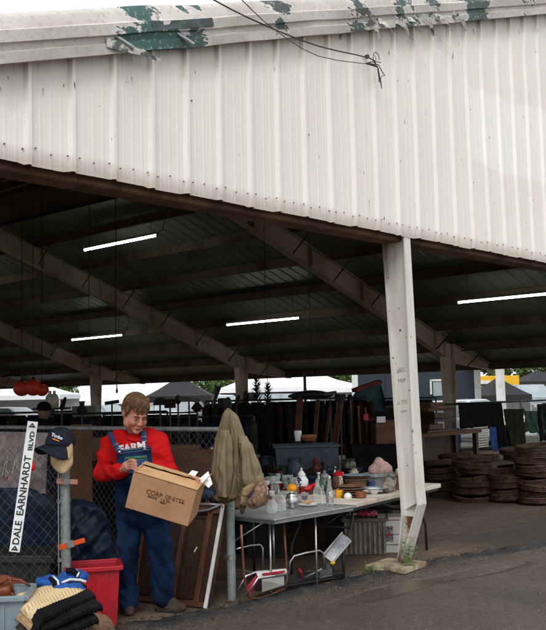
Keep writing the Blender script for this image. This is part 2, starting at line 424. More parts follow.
# loose gravel
r = MB()
for k in range(2600):
    if k % 3 == 0: p = lp[random.randrange(int(len(lp) * .75))] + V((random.gauss(0, .2), random.gauss(0, .2), 0))
    else:
        x = random.uniform(-20, 560); y = random.uniform(545, 640) if random.random() < .7 else random.uniform(505, 560); p = G(x, y)
    s_ = random.uniform(.003, .009) * (1 + (random.random() < .06))
    q = [p + V((random.uniform(-1, 1), random.uniform(-1, 1), 0)) * s_ for _ in range(4)]
    c = p + V((0, 0, s_ * .7)); o = [p + V((math.cos(a), math.sin(a) * .8, 0)) * s_ * random.uniform(.7, 1.2) + V((0, 0, .003)) for a in (0, 1.3, 2.5, 3.8, 5.1)]
    r.add(o + [c + V((0, 0, .003))], [(i, (i + 1) % 5, 5) for i in range(5)])
r2_ = MB()
for k in range(2600):
    p = lp[random.randrange(int(len(lp) * .8))]; p = p + V((random.gauss(0, .07), random.gauss(-.02, .13), 0)); s_ = random.uniform(.004, .014)
    o = [p + V((math.cos(a), math.sin(a) * .8, 0)) * s_ * random.uniform(.6, 1.2) + V((0, 0, .002)) for a in (0, 1.3, 2.5, 3.8, 5.1)]
    r2_.add(o + [p + V((0, 0, s_ * .8 + .004))], [(i, (i + 1) % 5, 5) for i in range(5)])
tag(r2_.build('asphalt_crumbs', MT['lip'], origin=(0, 0, 0)), 'black asphalt crumbs strewn along the broken road edge', 'gravel', kind='stuff')
tag(r.build('gravel', mat('gravel', (.14, .11, .085), (.06, .052, .046), 25, rough=.8), origin=(0, 0, 0)), 'loose gravel scattered over the dirt and wet asphalt', 'gravel', kind='stuff')

# ================================================================== MARKET SHED
HB = 3.176; RIB = .339852; U0 = -4.1088
UR = 3.6
def top_clad(u): return 5.227 + .336 * u if u <= UR else 5.227 + .336 * UR - .354 * (u - UR)
def roofz(u): return 6.15 + .336 * (u - UR) if u <= UR else 6.15 - .354 * (u - UR)
shed = thing('market_shed', 'long open-sided metal market shed with white ribbed gable cladding above the stalls', 'building', (0, 0, 0))
VC = -.12
m, nt, b = nt_new('weathered_white_cladding')
v = coords(nt); vs_ = coords(nt, (3, 3, .25)); sp = N(nt, 'ShaderNodeSeparateXYZ'); L(nt, v, sp.inputs[0])
nA = noi(nt, vs_, 1.6, 5); nB = noi(nt, v, 1.2, 5); nC = noi(nt, v, 30, 3); nD = noi(nt, coords(nt, (9, 9, 2.2)), 3.1, 3, .5)
c1 = mix(nt, ramp(nt, nA, .35, .7), (.80, .765, .715), (.765, .727, .678))
c1 = mix(nt, ramp(nt, nB, .4, .7, 0, .5), c1, (.82, .79, .745))
# fresher repainted patch on the right
ge = lambda s, t, wdt=.03: ramp(nt, s, t - wdt, t + wdt)
pz = mth(nt, 'ADD', sp.outputs[2], mth(nt, 'MULTIPLY', nB, .5)); 
pt = mth(nt, 'MULTIPLY', ge(sp.outputs[0], 1.32), mth(nt, 'MULTIPLY', ge(pz, 4.38), mth(nt, 'SUBTRACT', 1.0, ge(pz, 5.25))))
c1 = mix(nt, mth(nt, 'MULTIPLY', pt, .65), c1, (.87, .86, .84))
# darker band under the trim, dirt at the hem
top = mth(nt, 'SUBTRACT', mth(nt, 'ADD', mth(nt, 'MULTIPLY', sp.outputs[0], .336), 5.227), sp.outputs[2])
c1 = mix(nt, mth(nt, 'MULTIPLY', ramp(nt, mth(nt, 'ADD', top, mth(nt, 'MULTIPLY', nA, .35)), .18, .45, 1, 0), .5), c1, (.27, .22, .18))
c1 = mix(nt, ramp(nt, mth(nt, 'SUBTRACT', sp.outputs[2], mth(nt, 'MULTIPLY', nA, .06)), HB, HB + .10, .6, 0), c1, (.36, .27, .2))
# chips and scars
c1 = mix(nt, ramp(nt, mth(nt, 'ADD', nD, ramp(nt, top, 0.05, .5, .045, 0)), .735, .755), c1, (.12, .105, .09))
c1 = mix(nt, mth(nt, 'MULTIPLY', ramp(nt, noi(nt, coords(nt, (14, 14, 1.2)), 2.0, 5), .6, .8), .16), c1, (.36, .28, .22))
L(nt, c1, b.inputs['Base Color']); b.inputs['Roughness'].default_value = .55
bump(nt, b, mth(nt, 'ADD', nB, mth(nt, 'MULTIPLY', nC, .08)), .35, .02)
MT['clad'] = m
prof = []   # outline of the sheet seen from above: (u, outward offset)
i0, i1 = -5, 47
for i in range(i0, i1):
    u = U0 + i * RIB
    for du, o in ((-.028, 0), (-.012, .034), (.012, .034), (.028, 0), (.085, .0), (.092, .0025), (.105, .0025), (.112, 0), (.165, 0), (.172, .0025), (.185, .0025), (.192, 0), (.245, 0), (.252, .0025), (.265, .0025), (.272, 0)):
        prof.append((u + du, o, i))
r = MB(); vs = []; nz = 6
for u, o, i in prof:
    wob = .012 * noise.noise(V((u * 1.1, 0, 5))); bot = HB + (.003 if (i % 3) else -.006) + .004 * noise.noise(V((u * 3, 2, 2))); t_ = max(top_clad(u), HB + .02)
    for k in range(nz + 1):
        z = bot + (t_ - bot) * k / nz
        vs.append(V((u, VC - o + .010 * noise.noise(V((u * .9, z * .8, 1))) - (.004 if i % 3 == 0 and u - (U0 + i * RIB) < .04 else 0) + (wob * .5 if k == 0 else 0), z)))
fs = []
for a in range(len(prof) - 1):
    for k in range(nz):
        fs.append((a * (nz + 1) + k, (a + 1) * (nz + 1) + k, (a + 1) * (nz + 1) + k + 1, a * (nz + 1) + k + 1))
r.add(vs, fs); r.cur = 1
for i in range(i0, i1):                                  # screws along the hem
    for du in (.055, .17, .30):
        u = U0 + i * RIB + du; z = HB + .10 + .012 * math.sin(i * 5.1 + du * 30)
        r.box((u, VC - .012, z), (.009, .008, .009)); 
    if i % 4 == 0:
        for z in (3.9, 4.7):
            if z < top_clad(U0 + i * RIB) - .1: r.box((U0 + i * RIB + .055, VC - .012, z), (.009, .008, .009))
r.build('gable_cladding', [MT['clad'], mat('rusty_screw', (.16, .11, .08), rough=.7)], shed, fixn=False)
# ragged little tears of the sheets
# rake trim with flaking paint
m, nt, b = nt_new('flaking_trim_paint')
v = coords(nt); sp = N(nt, 'ShaderNodeSeparateXYZ'); L(nt, v, sp.inputs[0])
nA = noi(nt, coords(nt, (.9, .9, 1.9)), 2.6, 9, .68); nB = noi(nt, v, 30, 4); nC = noi(nt, v, 1.5, 5)
edgeN = noi(nt, v, 9, 8, .7)
mask = None
for a_, c_, s_ in ((-3.42, -2.62, .30), (-1.95, -1.6, .33), (-.95, -.45, .31), (-.2, .2, .32), (.35, .8, .33), (1.15, 1.8, .33), (2.4, 3.0, .26)):
    q = mth(nt, 'MULTIPLY', ramp(nt, sp.outputs[0], a_ - .3, a_ + .2), ramp(nt, sp.outputs[0], c_ - .2, c_ + .3, 1, 0))
    q = mth(nt, 'MULTIPLY', q, s_); mask = q if mask is None else mth(nt, 'ADD', mask, q)
tot = mth(nt, 'ADD', mask, mth(nt, 'MULTIPLY', nA, .85))
teal = ramp(nt, tot, .70, .715)
c1 = mix(nt, ramp(nt, nC, .35, .65), (.66, .62, .58), (.47, .43, .40))
c1 = mix(nt, ramp(nt, nB, .5, .75, 0, .5), c1, (.3, .26, .22))
tc = mix(nt, ramp(nt, nC, .4, .6), (.045, .12, .11), (.06, .07, .07)); tc = mix(nt, ramp(nt, nB, .55, .7), tc, (.3, .42, .38))
rim = mth(nt, 'MULTIPLY', ramp(nt, tot, .675, .70), mth(nt, 'SUBTRACT', 1.0, teal))
c1 = mix(nt, rim, c1, (.78, .76, .72)); c1 = mix(nt, teal, c1, tc)
c1 = mix(nt, ramp(nt, edgeN, .68, .74), c1, (.07, .06, .05))
L(nt, c1, b.inputs['Base Color']); b.inputs['Roughness'].default_value = .6
bump(nt, b, mth(nt, 'ADD', mth(nt, 'MULTIPLY', mth(nt, 'SUBTRACT', 1.0, teal), .6), mth(nt, 'MULTIPLY', edgeN, .5)), .8, .012)
MT['trim'] = m
tp = [(.02, -.012), (.085, -.02), (.095, .05), (.075, .062), (.078, .10), (.105, .108), (.115, .185), (.085, .20), (.075, .275), (.05, .315), (-.02, .335), (-.16, .345), (-.16, -.0), (.02, -.012)]
r = MB(); us = [-6.0 + k * .12 for k in range(81)] + [UR + k * .35 for k in range(32)]
us = sorted(set([round(x, 4) for x in us if x <= 14.4]))
vs = []
for u in us:
    for j, (o, z) in enumerate(tp):
        wv = .016 * noise.noise(V((u * 1.3, j * .35, 3))) + .006 * noise.noise(V((u * 5, j, 3)))
        lapse = .008 if (int((u + 6) / 1.55) % 2) else 0
        vs.append(V((u, VC - o - wv - lapse, top_clad(u) + z + .012 * noise.noise(V((u * 1.7, 0, 8))))))
k = len(tp); r.add(vs, [(a * k + j, (a + 1) * k + j, (a + 1) * k + j + 1, a * k + j + 1) for a in range(len(us) - 1) for j in range(k - 1)])
r.build('rake_trim', MT['trim'], shed, smooth=True)
MT['stripgrey'] = mat('peeled_paint', (.6, .57, .53), (.10, .13, .12), 14, .5, .6, rough=.7)
r = MB(); r.bar(V((-3.16, VC - .118, top_clad(-3.16) + .148)), V((-2.56, VC - .118, top_clad(-2.56) + .150)), .006, .062, up=(0, 0, 1)); r.build('bare_strip', mat('bare_slate_strip', (.045, .06, .062), (.08, .13, .12), 9, rough=.5), shed)
# loose torn strips hanging off the trim
for (u, du, dz, tw) in ((-.55, .14, -.16, .5), (-.38, .20, -.10, -.5), (-.12, .22, -.13, .3), (.1, .2, -.08, -.7), (.35, .18, -.15, .6), (.62, .28, -.09, -.3), (.95, .22, -.12, .5), (-3.55, .5, -.02, .1)):
    r = MB()
    z0 = top_clad(u) + .06
    def fn(a, c):
        x = u + du * a; ww = (.032 * (1 - a) ** .7 + .003 + .008 * noise.noise(V((a * 9, u * 5, c)))) * (c - .5) * 2
        return V((x, VC - .10 - .035 * math.sin(a * PI * .8) - tw * .05 * (c - .5), z0 + dz * a * a + ww + .012 * noise.noise(V((a * 4, u * 7, 2)))))
    r.grid(fn, 10, 2); r.build('torn_strip', MT['stripgrey'], shed, solid=.0015)
# caulk tubes poking out below the trim (two short pipes)
for x_, y_ in ((122, 39), (183, 36)):
    p = HV(x_, y_, 1, VC - .11); r = MB(); r.tube([p + V((-.03, .03, .02)), p + V((.075, -.035, -.055))], .016, 10); r.build('pipe_end', MT['galv'], shed, smooth=True)
# brown channel below the cladding
r = MB()
r.box((4.3, -.02, HB + .012), (20.4, .06, .09)); r.box((4.3, .06, HB - .034), (20.4, .20, .012)); r.box((4.3, .06, HB + .10), (20.4, .20, .012))
r.build('eave_beam', MT['rustbeam'], shed)
# roof sheets
m, nt, b = nt_new('roof_underside')
v = coords(nt); nA = noi(nt, v, .35, 5); nB = noi(nt, v, 5, 6)
c1 = mix(nt, ramp(nt, nA, .4, .62), (.20, .225, .19), (.105, .115, .10)); c1 = mix(nt, ramp(nt, nB, .55, .75, 0, .6), c1, (.14, .10, .075))
L(nt, c1, b.inputs['Base Color']); b.inputs['Roughness'].default_value = .5; b.inputs['Metallic'].default_value = .3; MT['roof'] = m
for nm, ua, ub in (('roof_sheet', UR, 14.35), ('roof_sheet', -5.9, UR)):
    r = MB(); pr = []
    vv = -.10
    while vv < 36: 
        pr += [(vv, 0), (vv + .26, 0), (vv + .275, .03), (vv + .295, .03)]; vv += .31
    vs = []
    for y, h in pr: vs += [V((ua, y, roofz(ua) + h)), V((ub, y, roofz(ub) + h))]
    r.add(vs, [(2 * a, 2 * a + 1, 2 * a + 3, 2 * a + 2) for a in range(len(pr) - 1)])
    r.build(nm, MT['roof'], shed, fixn=False)
r = MB()
r.bar((14.4, -.1, roofz(14.35) - .03), (14.4, 36, roofz(14.35) - .03), .05, .14); r.build('eave_trim', MT['rafter'], shed)
# purlins
pu = [UR + .35 + k * 1.27 for k in range(9)]
for u in pu + [UR - .35 - k * 1.3 for k in range(8)]:
    r = MB(); z = roofz(u) - .012; s_ = 1 if u > UR else -1
    r.bar((u, 0, z - .11), (u, 35.6, z - .11), .012, .20); r.bar((u + .035, 0, z - .008), (u + .035, 35.6, z - .008), .07, .01); r.bar((u - .035, 0, z - .212), (u - .035, 35.6, z - .212), .07, .01)
    r.build('purlin', MT['purlin'], shed)
# frames
def rbar(mb, u1, z1, u2, z2, v, wdt, h): mb.bar((u1, v, z1), (u2, v, z2), wdt, h, up=(0, 0, 1))
for k in range(0, 6):
    v = 7.02 * k if k else .32
    if k == 0: continue
    lo = lambda u: 6.75 - .354 * u
    hi = lambda u: roofz(u) - .24
    r = MB()
    # right-hand rafter
    a, c = UR, 12.0
    r.add([V((a, v - .006, lo(a))), V((c, v - .006, lo(c))), V((c, v - .006, hi(c))), V((a, v - .006, hi(a))), V((a, v + .006, lo(a))), V((c, v + .006, lo(c))), V((c, v + .006, hi(c))), V((a, v + .006, hi(a)))],
          [(0, 1, 2, 3), (4, 7, 6, 5), (0, 4, 5, 1), (3, 2, 6, 7), (0, 3, 7, 4), (1, 5, 6, 2)])
    rbar(r, a, lo(a), c, lo(c), v, .19, .014); rbar(r, a, hi(a), c, hi(c), v, .19, .014)
    for u in (5.4, 7.1, 8.8, 10.4, 11.6):
        r.box((u, v, (lo(u) + hi(u)) / 2), (.012, .17, hi(u) - lo(u) - .03))
    r.build('rafter', MT['rafter'], shed)
    r = MB()   # tapered overhang past the columns
    a, c = 12.35, 14.3
    z = [lo(a) + .0, roofz(c) - .17, roofz(c) - .05, roofz(a) - .24]
    r.prism([V((a, v - .006, z[0])), V((c, v - .006, z[1])), V((c, v - .006, z[2])), V((a, v - .006, z[3]))], (0, .012, 0))
    rbar(r, a, z[0], c, z[1], v, .17, .014); rbar(r, a, z[3], c, z[2], v, .17, .014); r.box((c, v, (z[1] + z[2]) / 2), (.014, .17, .14))
    r.build('overhang', MT['rafter'], shed)
    r = MB()   # tapered eave column, knee at the top
    tz = hi(12.15)
    for (ua_, ub_, za, zb) in ((11.98, 12.12, tz, 0), (12.38, 12.28, roofz(12.35) - .24, 0)):
        r.bar((ua_, v, za), (ub_, v, zb), .19, .014, up=(1, 0, 0))
    r.prism([V((11.98, v - .006, tz)), V((12.38, v - .006, roofz(12.35) - .24)), V((12.28, v - .006, 0)), V((12.12, v - .006, 0))], (0, .012, 0))
    r.box((12.18, v, lo(12)), (.4, .17, .012)); r.box((12.2, v, .01), (.4, .3, .02))
    r.build('column', MT['rafter'], shed)
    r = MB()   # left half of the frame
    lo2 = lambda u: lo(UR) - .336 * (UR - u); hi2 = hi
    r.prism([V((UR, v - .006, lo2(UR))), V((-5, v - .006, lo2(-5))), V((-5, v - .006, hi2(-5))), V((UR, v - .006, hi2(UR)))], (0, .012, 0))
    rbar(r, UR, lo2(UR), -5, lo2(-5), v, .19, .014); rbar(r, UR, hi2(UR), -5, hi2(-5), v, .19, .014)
    r.build('rafter', MT['purlin'], shed)  # darker than the right half: shade on this side put into the colour
    r = MB(); r.box((-5.0, v, 1.35), (.012, .012, 2.7)); r.box((-5.15, v, 1.4), (.014, .18, 2.8)); r.box((-4.88, v, 1.3), (.014, .18, 2.6)); r.box((-5.0, v, 1.3), (.26, .012, 2.6))
    r.build('column', MT['rafter'], shed)
    for j, u in enumerate(pu[1:8]):          # flange braces from the rafter's lower flange up to the purlins
        if j % 2 and k > 2: continue
        for s_ in (-1, 1):
            r = MB(); r.bar((u, v + s_ * .09, lo(u) + .02), (u, v + s_ * .62, roofz(u) - .2), .035, .006, up=(1, 0, 0)); r.build('brace', MT['purlin'], shed)
# far end rods
# front column
m, nt, b = nt_new('chipped_white_column')
v = coords(nt); sp = N(nt, 'ShaderNodeSeparateXYZ'); L(nt, v, sp.inputs[0])
nA = noi(nt, coords(nt, (3, 3, .8)), 3, 6); nB = noi(nt, v, 16, 4); nC = noi(nt, v, 5, 7, .65)
c1 = mix(nt, ramp(nt, nA, .4, .7), (.68, .655, .61), (.56, .52, .46))
c1 = mix(nt, ramp(nt, nB, .69, .71), c1, (.06, .045, .035))
zt = mth(nt, 'ADD', sp.outputs[2], mth(nt, 'MULTIPLY', nA, .9)); yy = mth(nt, 'MULTIPLY', sp.outputs[1], -2.2)
c1 = mix(nt, ramp(nt, mth(nt, 'SUBTRACT', zt, mth(nt, 'MULTIPLY', sp.outputs[1], -3.0)), 3.5, 3.85, 0, .85), c1, (.20, .115, .06))
c1 = mix(nt, ramp(nt, mth(nt, 'ADD', sp.outputs[2], mth(nt, 'MULTIPLY', nC, .7)), .36, .62, 1, 0), c1, (.17, .065, .03))
L(nt, c1, b.inputs['Base Color']); b.inputs['Roughness'].default_value = .5
bump(nt, b, nC, .4, .006); MT['colpaint'] = m
fc = thing('support_column', 'tall white steel column with tapered rusted foot standing at the road edge under the gable', 'column', (.15, 0.02, 0))
cx0 = .15
def col_u(z): return cx0 - .03 * (z / 3.2)          # slight lean
def poly_v(z):   # left edge and right edge of the web
    return .185 - .02 * z / 3.2, -.10
zs = [.02, .10, .22, .36, .50, .62, .75, 1.0, 1.6, 2.4, 3.2]
def vL(z): return .03 + .13 * (z / 3.2) if z > .5 else .13 - .08 * z / .5
def vR(z):
    if z > .62: return -.140 - .012 * max(0, 1.4 - z) + .035 * (z / 3.2)
    return -.149 + (.62 - z) * .37
r = MB(); vs = []
for z in zs: vs += [V((col_u(z), vL(z), z)), V((col_u(z), vR(z), z))]
r.add(vs, [(2 * a, 2 * a + 1, 2 * a + 3, 2 * a + 2) for a in range(4, len(zs) - 1)])
r.build('web', MT['colpaint'], fc, solid=.01)
# torn lower web: ragged rusty remains
r = MB(); r.add([V((col_u(0), vL(.0), .02)), V((col_u(0), vL(.5) , .5)), V((col_u(0), vR(.5), .5)), V((col_u(0), -.03, .42)), V((col_u(0), -.03, .33)), V((col_u(0), .03, .25)), V((col_u(0), .075, .12)), V((col_u(0), .09, .02))], [tuple(range(8))])
r.build('rusted_web', mat('rust', (.50, .44, .37), (.13, .05, .022), 5, .46, .54, rough=.95, bp=.8, bs=50), fc, solid=.008)
for fn_, nm, wd in ((vL, 'flange', .10), (vR, 'flange', .16)):
    r = MB(); vs = []
    for z in zs:
        ww = wd * (1 - .35 * z / 3.2)
        vs += [V((col_u(z) - ww / 2, fn_(z), z)), V((col_u(z) + ww / 2, fn_(z), z))]
    r.add(vs, [(2 * a, 2 * a + 1, 2 * a + 3, 2 * a + 2) for a in range(len(zs) - 1)]); r.build(nm, MT['colpaint'], fc, solid=.012)
r = MB()   # knee plate where the foot starts to taper
r.add([V((col_u(.6) - .07, vR(.6) , .64)), V((col_u(.6) + .0, vL(.55), .55)), V((col_u(.6) + .0, vR(.6), .66))], [(0, 1, 2)]); r.build('knee_plate', MT['colpaint'], fc, solid=.008)
r = MB(); r.box((.08, .12, .035), (.44, .42, .05), Matrix.Rotation(.12, 3, 'Z')); r.build('base_plate', mat('base_plate', (.42, .34, .24), (.2, .13, .08), 8, rough=.8), fc, bevel=.004)
# faint stencilled marks on the web
for x_, y_, s_, t_ in ((397, 373, .045, '.#EC'), (399, 383, .04, 'M0P'), (398, 405, .04, 'A TD'), (402, 413, .03, '===')):
    p = HV(x_, y_, 0, .12); text('marking', t_, s_ * 1.3, V((col_u(p.z) - .0075, p.y + .015, p.z)), (0, -1, .12), (0, 0, 1), mat('faded_mark', (.36, .34, .31), rough=.8), fc, ext=.0005)

# ------------------------------------------------------------------ fluorescent lights
tube_m = emis('lit_tube', (.90, 1.0, .90), 19)
def strip_light(v0, v1, u, z, lab):
    t = thing('fluorescent_light', lab, 'ceiling light', (u, (v0 + v1) / 2, z), 0, 'fluorescent strip lights under the shed roof')
    l = (v1 - v0); r = MB()
    r.box((0, 0, .045), (.09, l + .06, .05)); r.box((0, -l / 2 - .02, .0), (.07, .025, .07)); r.box((0, l / 2 + .02, 0), (.07, .025, .07))
    r.build('housing', mat('light_housing', (.3, .3, .28), rough=.5), t, world=False, bevel=.004)
    r = MB(); 
    r.tube([(-.022, -l / 2, 0), (-.022, l / 2, 0)], .019, 10); r.build('lamp_tube', tube_m, t, world=False, smooth=True)
    r = MB(); r.tube([(.022, -l / 2, 0), (.022, l / 2, 0)], .019, 10); r.build('lamp_tube', tube_m, t, world=False, smooth=True)
    for s_ in (-1, 1):
        r = MB(); r.tube([(0, s_ * l * .42, .07), (.0, s_ * l * .42, roofz(u) - z)], .005, 5); r.build('hanger', MT['rope'], t, world=False)
    r = MB(); r.tube([V((0, -l / 2, .05)), V((.05, -l / 2 - .12, .1)), V((.1, -l / 2 - .1, .25)), V((.02, -l / 2 - .25, .33)), V((0, -l / 2 - .3, roofz(u) - z))], .007, 6); r.build('power_cord', MT['rope'], t, world=False)
    return t
strip_light(9.28, 11.72, 4.97, 4.99, 'lit white tube light highest under the roof, nearest the upper left opening')
strip_light(9.2, 11.6, 9.25, 3.48, 'lit white tube light left of the white front column, above the jacket')
strip_light(15.85, 18.25, 9.25, 3.48, 'smallest and farthest lit tube light, above the man')
strip_light(2.42, 4.86, 9.25, 3.48, 'long lit tube light right of the white front column')
strip_light(16.4, 18.8, 4.97, 4.99, 'lit tube light barely showing past the left rafter')
# hanging cables and drops
for i, (x_, ya, yb, d) in enumerate(((90, 186, 366, 13.5), (117, 322, 392, 17), (267.5, 262, 388, 15), (312, 300, 374, 16.5))):
    a = P3(x_, ya, d); b_ = P3(x_, yb, d); a = V((b_.x, b_.y, roofz(b_.x) - .02)); r = MB()
    r.tube([a, a.lerp(b_, .3) + RH * .01, a.lerp(b_, .7) - RH * .01, b_], .0055 if i != 1 else .009, 6); r.cap(b_, b_ + V((0, 0, .05)), .02, .016, 8)
    tag(r.build('hanging_cable', MT['rope'], origin=b_, smooth=True), ['dark cable dropping past the upper left tube light', 'short cable dropping behind the head of the man in red', 'thin cable dropping behind the khaki jacket', 'thin cable dropping left of the white column'][i], 'cable')
# service wires to the gable
e = HV(372, 66, 1, VC - .06)
for i, (pts, rr, lab) in enumerate((([P3(150, -40, 5.2), P3(214, 0, 6.6), P3(262, 24, 7.1), P3(318, 46, 7.7), e + V((-.12, -.06, .03)), e + V((0, -.04, 0))], .0058, 'thicker black service wire running down to the white cladding'),
                         ([P3(205, -40, 5.2), P3(242, 0, 6.4), P3(275, 30, 7.0), P3(318, 56, 7.7), e + V((-.15, -.05, -.03))], .0035, 'thin slack wire beside the service wire on the cladding'))):
    r = MB(); sm_ = []
    for k in range(len(pts) - 1):
        for t_ in (0, .34, .67): 
            p0 = pts[max(k - 1, 0)]; p1 = pts[k]; p2 = pts[k + 1]; p3 = pts[min(k + 2, len(pts) - 1)]
            sm_.append(.5 * ((2 * p1) + (p2 - p0) * t_ + (2 * p0 - 5 * p1 + 4 * p2 - p3) * t_ * t_ + (3 * p1 - p0 - 3 * p2 + p3) * t_ ** 3))
    r.tube(sm_ + [pts[-1]], rr, 7)
    if i == 0:
        rnd = random.Random(4)
        for (dx, dz, w_) in ((.16, -.06, .0045), (.06, -.15, .005), (.11, .06, .0035), (-.01, .10, .003), (.10, -.20, .006)):
            r.tube([e + V((-.10, 0, 0)), e + V((dx * .2, -.05, dz * .2 + .02)), e + V((dx * .6, -.05, dz * .75 - .01)), e + V((dx, -.03, dz))], [w_, w_, w_, w_ * .6], 6)
        r.tube([e + V((.06, -.03, -.15)), e + V((.10, -.04, -.08)), e + V((.16, -.03, -.06))], .003, 5)
        loop = [e + V((.03 + .05 * math.cos(a * .6), -.03, .07 + .06 * math.sin(a * .6))) for a in range(9)]; r.tube(loop, .004, 6)
        r.box(e + V((-.03, .03, .09)), (.03, .03, .03))
    tag(r.build('service_wire', mat('weathered_cable', (.07, .062, .055), rough=.8, bp=0), smooth=True), lab, 'wire')
# ================================================================== FENCES
def chain(parent, A, B, z0, z1, name='mesh', r_=.0021, sp=.078, zf=None):
    A = V(A); B = V(B); d = (B - A); Lh = math.hypot(d.x, d.y); d = V((d.x, d.y, 0)) / Lh; nrm = V((-d.y, d.x, 0)); H = z1 - z0
    mb = MB()
    k = -H
    while k < Lh:
        for s_ in (1, -1):
            pts = []
            a0 = max(0, -k); a1 = min(H, Lh - k)
            if a1 - a0 > .02:
                n = max(2, int((a1 - a0) / .25) + 1)
                for i in range(n + 1):
                    h = a0 + (a1 - a0) * i / n; x = k + h; z = z0 + (h if s_ > 0 else H - h)
                    q = A + d * x; pts.append(V((q.x, q.y, z)) + nrm * (.012 * noise.noise(V((x * 1.5, z * 1.5, 0))) + s_ * .002))
                mb.tube(pts, r_, 3, False)
        k += sp
    return mb.build(name, MT['wire'], parent, fixn=False)
# fence behind the man, running back from the post under the jacket
FA = V((-1.80, .45, 0)); FB = V((-1.76, 9.0, 0))
f1 = thing('chain_link_fence', 'chain link fence with grey top rail running back from the jacket post', 'fence', FA)
r = MB(); r.tube([(-1.80, .45, -.02), (-1.80, .45, 1.44)], .036, 16); r.ell((-1.80, .45, 1.44), (.04, .04, .03)); r.build('post', MT['galvpost'], f1, smooth=True)
for y in (3.4, 6.4, 9.0):
    r = MB(); r.tube([(-1.77, y, -.02), (-1.77, y, 1.42)], .024, 10); r.build('post', MT['galvpost'], f1, smooth=True)
r = MB(); r.tube([(-1.80, .45, 1.40), (-1.76, 9.0, 1.40)], .0215, 12); r.build('top_rail', MT['galvpost'], f1, smooth=True)
for z in (.35, .75): 
    r = MB(); r.tube([(-1.80, .45, z - .02), (-1.80, .45, z + .02)], .040, 16); r.box((-1.80, .50, z), (.02, .05, .03)); r.build('band', MT['galv'], f1, smooth=True)
chain(f1, (-1.80, .47, 0), (-1.76, 9.0, 0), .04, 1.40)
# front panel left of the capped post
PA = V((-3.20, .78, 0)); PB = V((-4.7, .80, 0))
f2 = thing('chain_link_fence', 'chain link panel holding the street sign, ending at the post with caps', 'fence', PA)
r = MB(); r.tube([(-3.20, .78, -.02), (-3.205, .78, .70), (-3.21, .78, 1.40)], .037, 18); r.build('post', MT['galvpost'], f2, smooth=True)
chain(f2, (-3.24, .78, 0), (-4.7, .80, 0), .04, 1.36)
r = MB(); r.tube([(-3.27, .775, .04), (-3.27, .775, 1.36)], .005, 6); r.build('tension_bar', MT['galv'], f2)
for z in (.5, .93): 
    r = MB(); r.tube([(-3.2, .78, z - .012), (-3.2, .78, z + .012)], .041, 16); r.box((-3.25, .78, z), (.05, .02, .025)); r.build('band', MT['galv'], f2, smooth=True)
r = MB(); r.tube([(-4.7, .80, -.02), (-4.7, .80, 1.42)], .03, 12); r.build('post', MT['galvpost'], f2, smooth=True)
# clamps on the capped post
def clamp(lab, x, y, d, m_, x1, x2, dy, nm):
    t = thing(nm, lab, 'clamp', P3(x, y, d))
    a = P3(x1, y + dy, d - .06); b_ = P3(x2, y - dy, d - .06)
    r = MB(); r.bar(a, a.lerp(b_, .5), .03, .042); r.bar(a.lerp(b_, .5), b_, .022, .036); r.build('handle', m_, t, bevel=.004)
    r = MB(); r.bar(a.lerp(b_, .35) + V((0, 0, -.001)), a.lerp(b_, .6), .042, .05); r.build('jaw', MT['galv'], t, bevel=.004)
clamp('orange spring clamp gripping the fence post near the red bin', 68, 544, 7.0, MT['orange'], 58, 85, 4, 'spring_clamp')
clamp('pinkish tan clamp on the fence post just below the caps', 67, 481.5, 7.0, MT['copper'], 57, 78, -.6, 'spring_clamp')
# ------------------------------------------------------------------ caps on the post
def cap_hat(name, lab, c, rot, m_, rad, h, brim_len, tilt, brimw=.5, droop=.03):
    t = thing(name, lab, 'cap', c)
    r = MB(); R3 = rot
    def dome(a, b_):
        th = a * 2 * PI; ph = b_ * PI / 2
        x = rad * math.cos(ph) ** .8 * math.cos(th); y = rad * 1.12 * math.cos(ph) ** .8 * math.sin(th); z = h * math.sin(ph) ** .9 
        k = 1 + .02 * math.cos(th * 6)
        q = V((x * k, y * k, z)); q += q.normalized() * .006 * noise.noise(q * 20)
        return c + R3 @ q
    r.grid(dome, 36, 10); r.build('crown', m_, t, smooth='all', solid=.004)
    r = MB()
    def br(a, b_):
        th = -PI / 2 + (a - .5) * PI * .92; rr = rad * (.98) + brim_len * b_ * math.cos((a - .5) * PI * .8) ** .6
        x = rr * math.cos(th) * (1 if b_ < .1 else .98); y = rr * math.sin(th) * 1.1; return c + R3 @ V((x, y, -droop * b_ - 4.0 * x * x * b_))
    r.grid(br, 18, 5); r.build('brim', m_, t, solid=.005, smooth='all')
    r = MB(); r.ell(c + R3 @ V((0, 0, h)), (.008, .008, .005)); r.build('button', m_, t)
    return t
def rotm(yaw, tiltx, roll=0): return (Matrix.Rotation(yaw, 3, 'Z') @ Matrix.Rotation(tiltx, 3, 'X') @ Matrix.Rotation(roll, 3, 'Y'))
MT['tan'] = mat('tan_cotton', (.55, .40, .22), (.42, .29, .15), 9, rough=.9, var=.1, bs=120)
MT['navy'] = mat('navy_twill', (.008, .012, .028), (.005, .008, .018), 9, rough=.85, bs=160)
tcp = thing('baseball_cap', 'tan baseball cap hung on the fence post beneath the navy cap, bill hanging down', 'cap', P3(61, 455, 6.95))
loft('crown', [(438, 50, 72, 6.97), (445, 48, 73, 6.96), (452, 49, 73, 6.95), (457, 51, 72.5, 6.94), (460, 53, 71, 6.93)], MT['tan'], tcp, bulge=.085, pleat=((.004, 20, .3),), nz=.004)
r = MB()
def billf(a, b_):
    xl = 51 + 6.5 * max(0, b_ - .45) ** 1.6 * 2.2; xr = 73 - 5.5 * max(0, b_ - .45) ** 1.6 * 2.2
    y = 455 + 18.5 * b_; x = xl + (xr - xl) * a; k = (a - .5) * 2
    return P3(x, y - 3.0 * k * k * b_, 6.86 + .05 * k * k - .02 * b_)
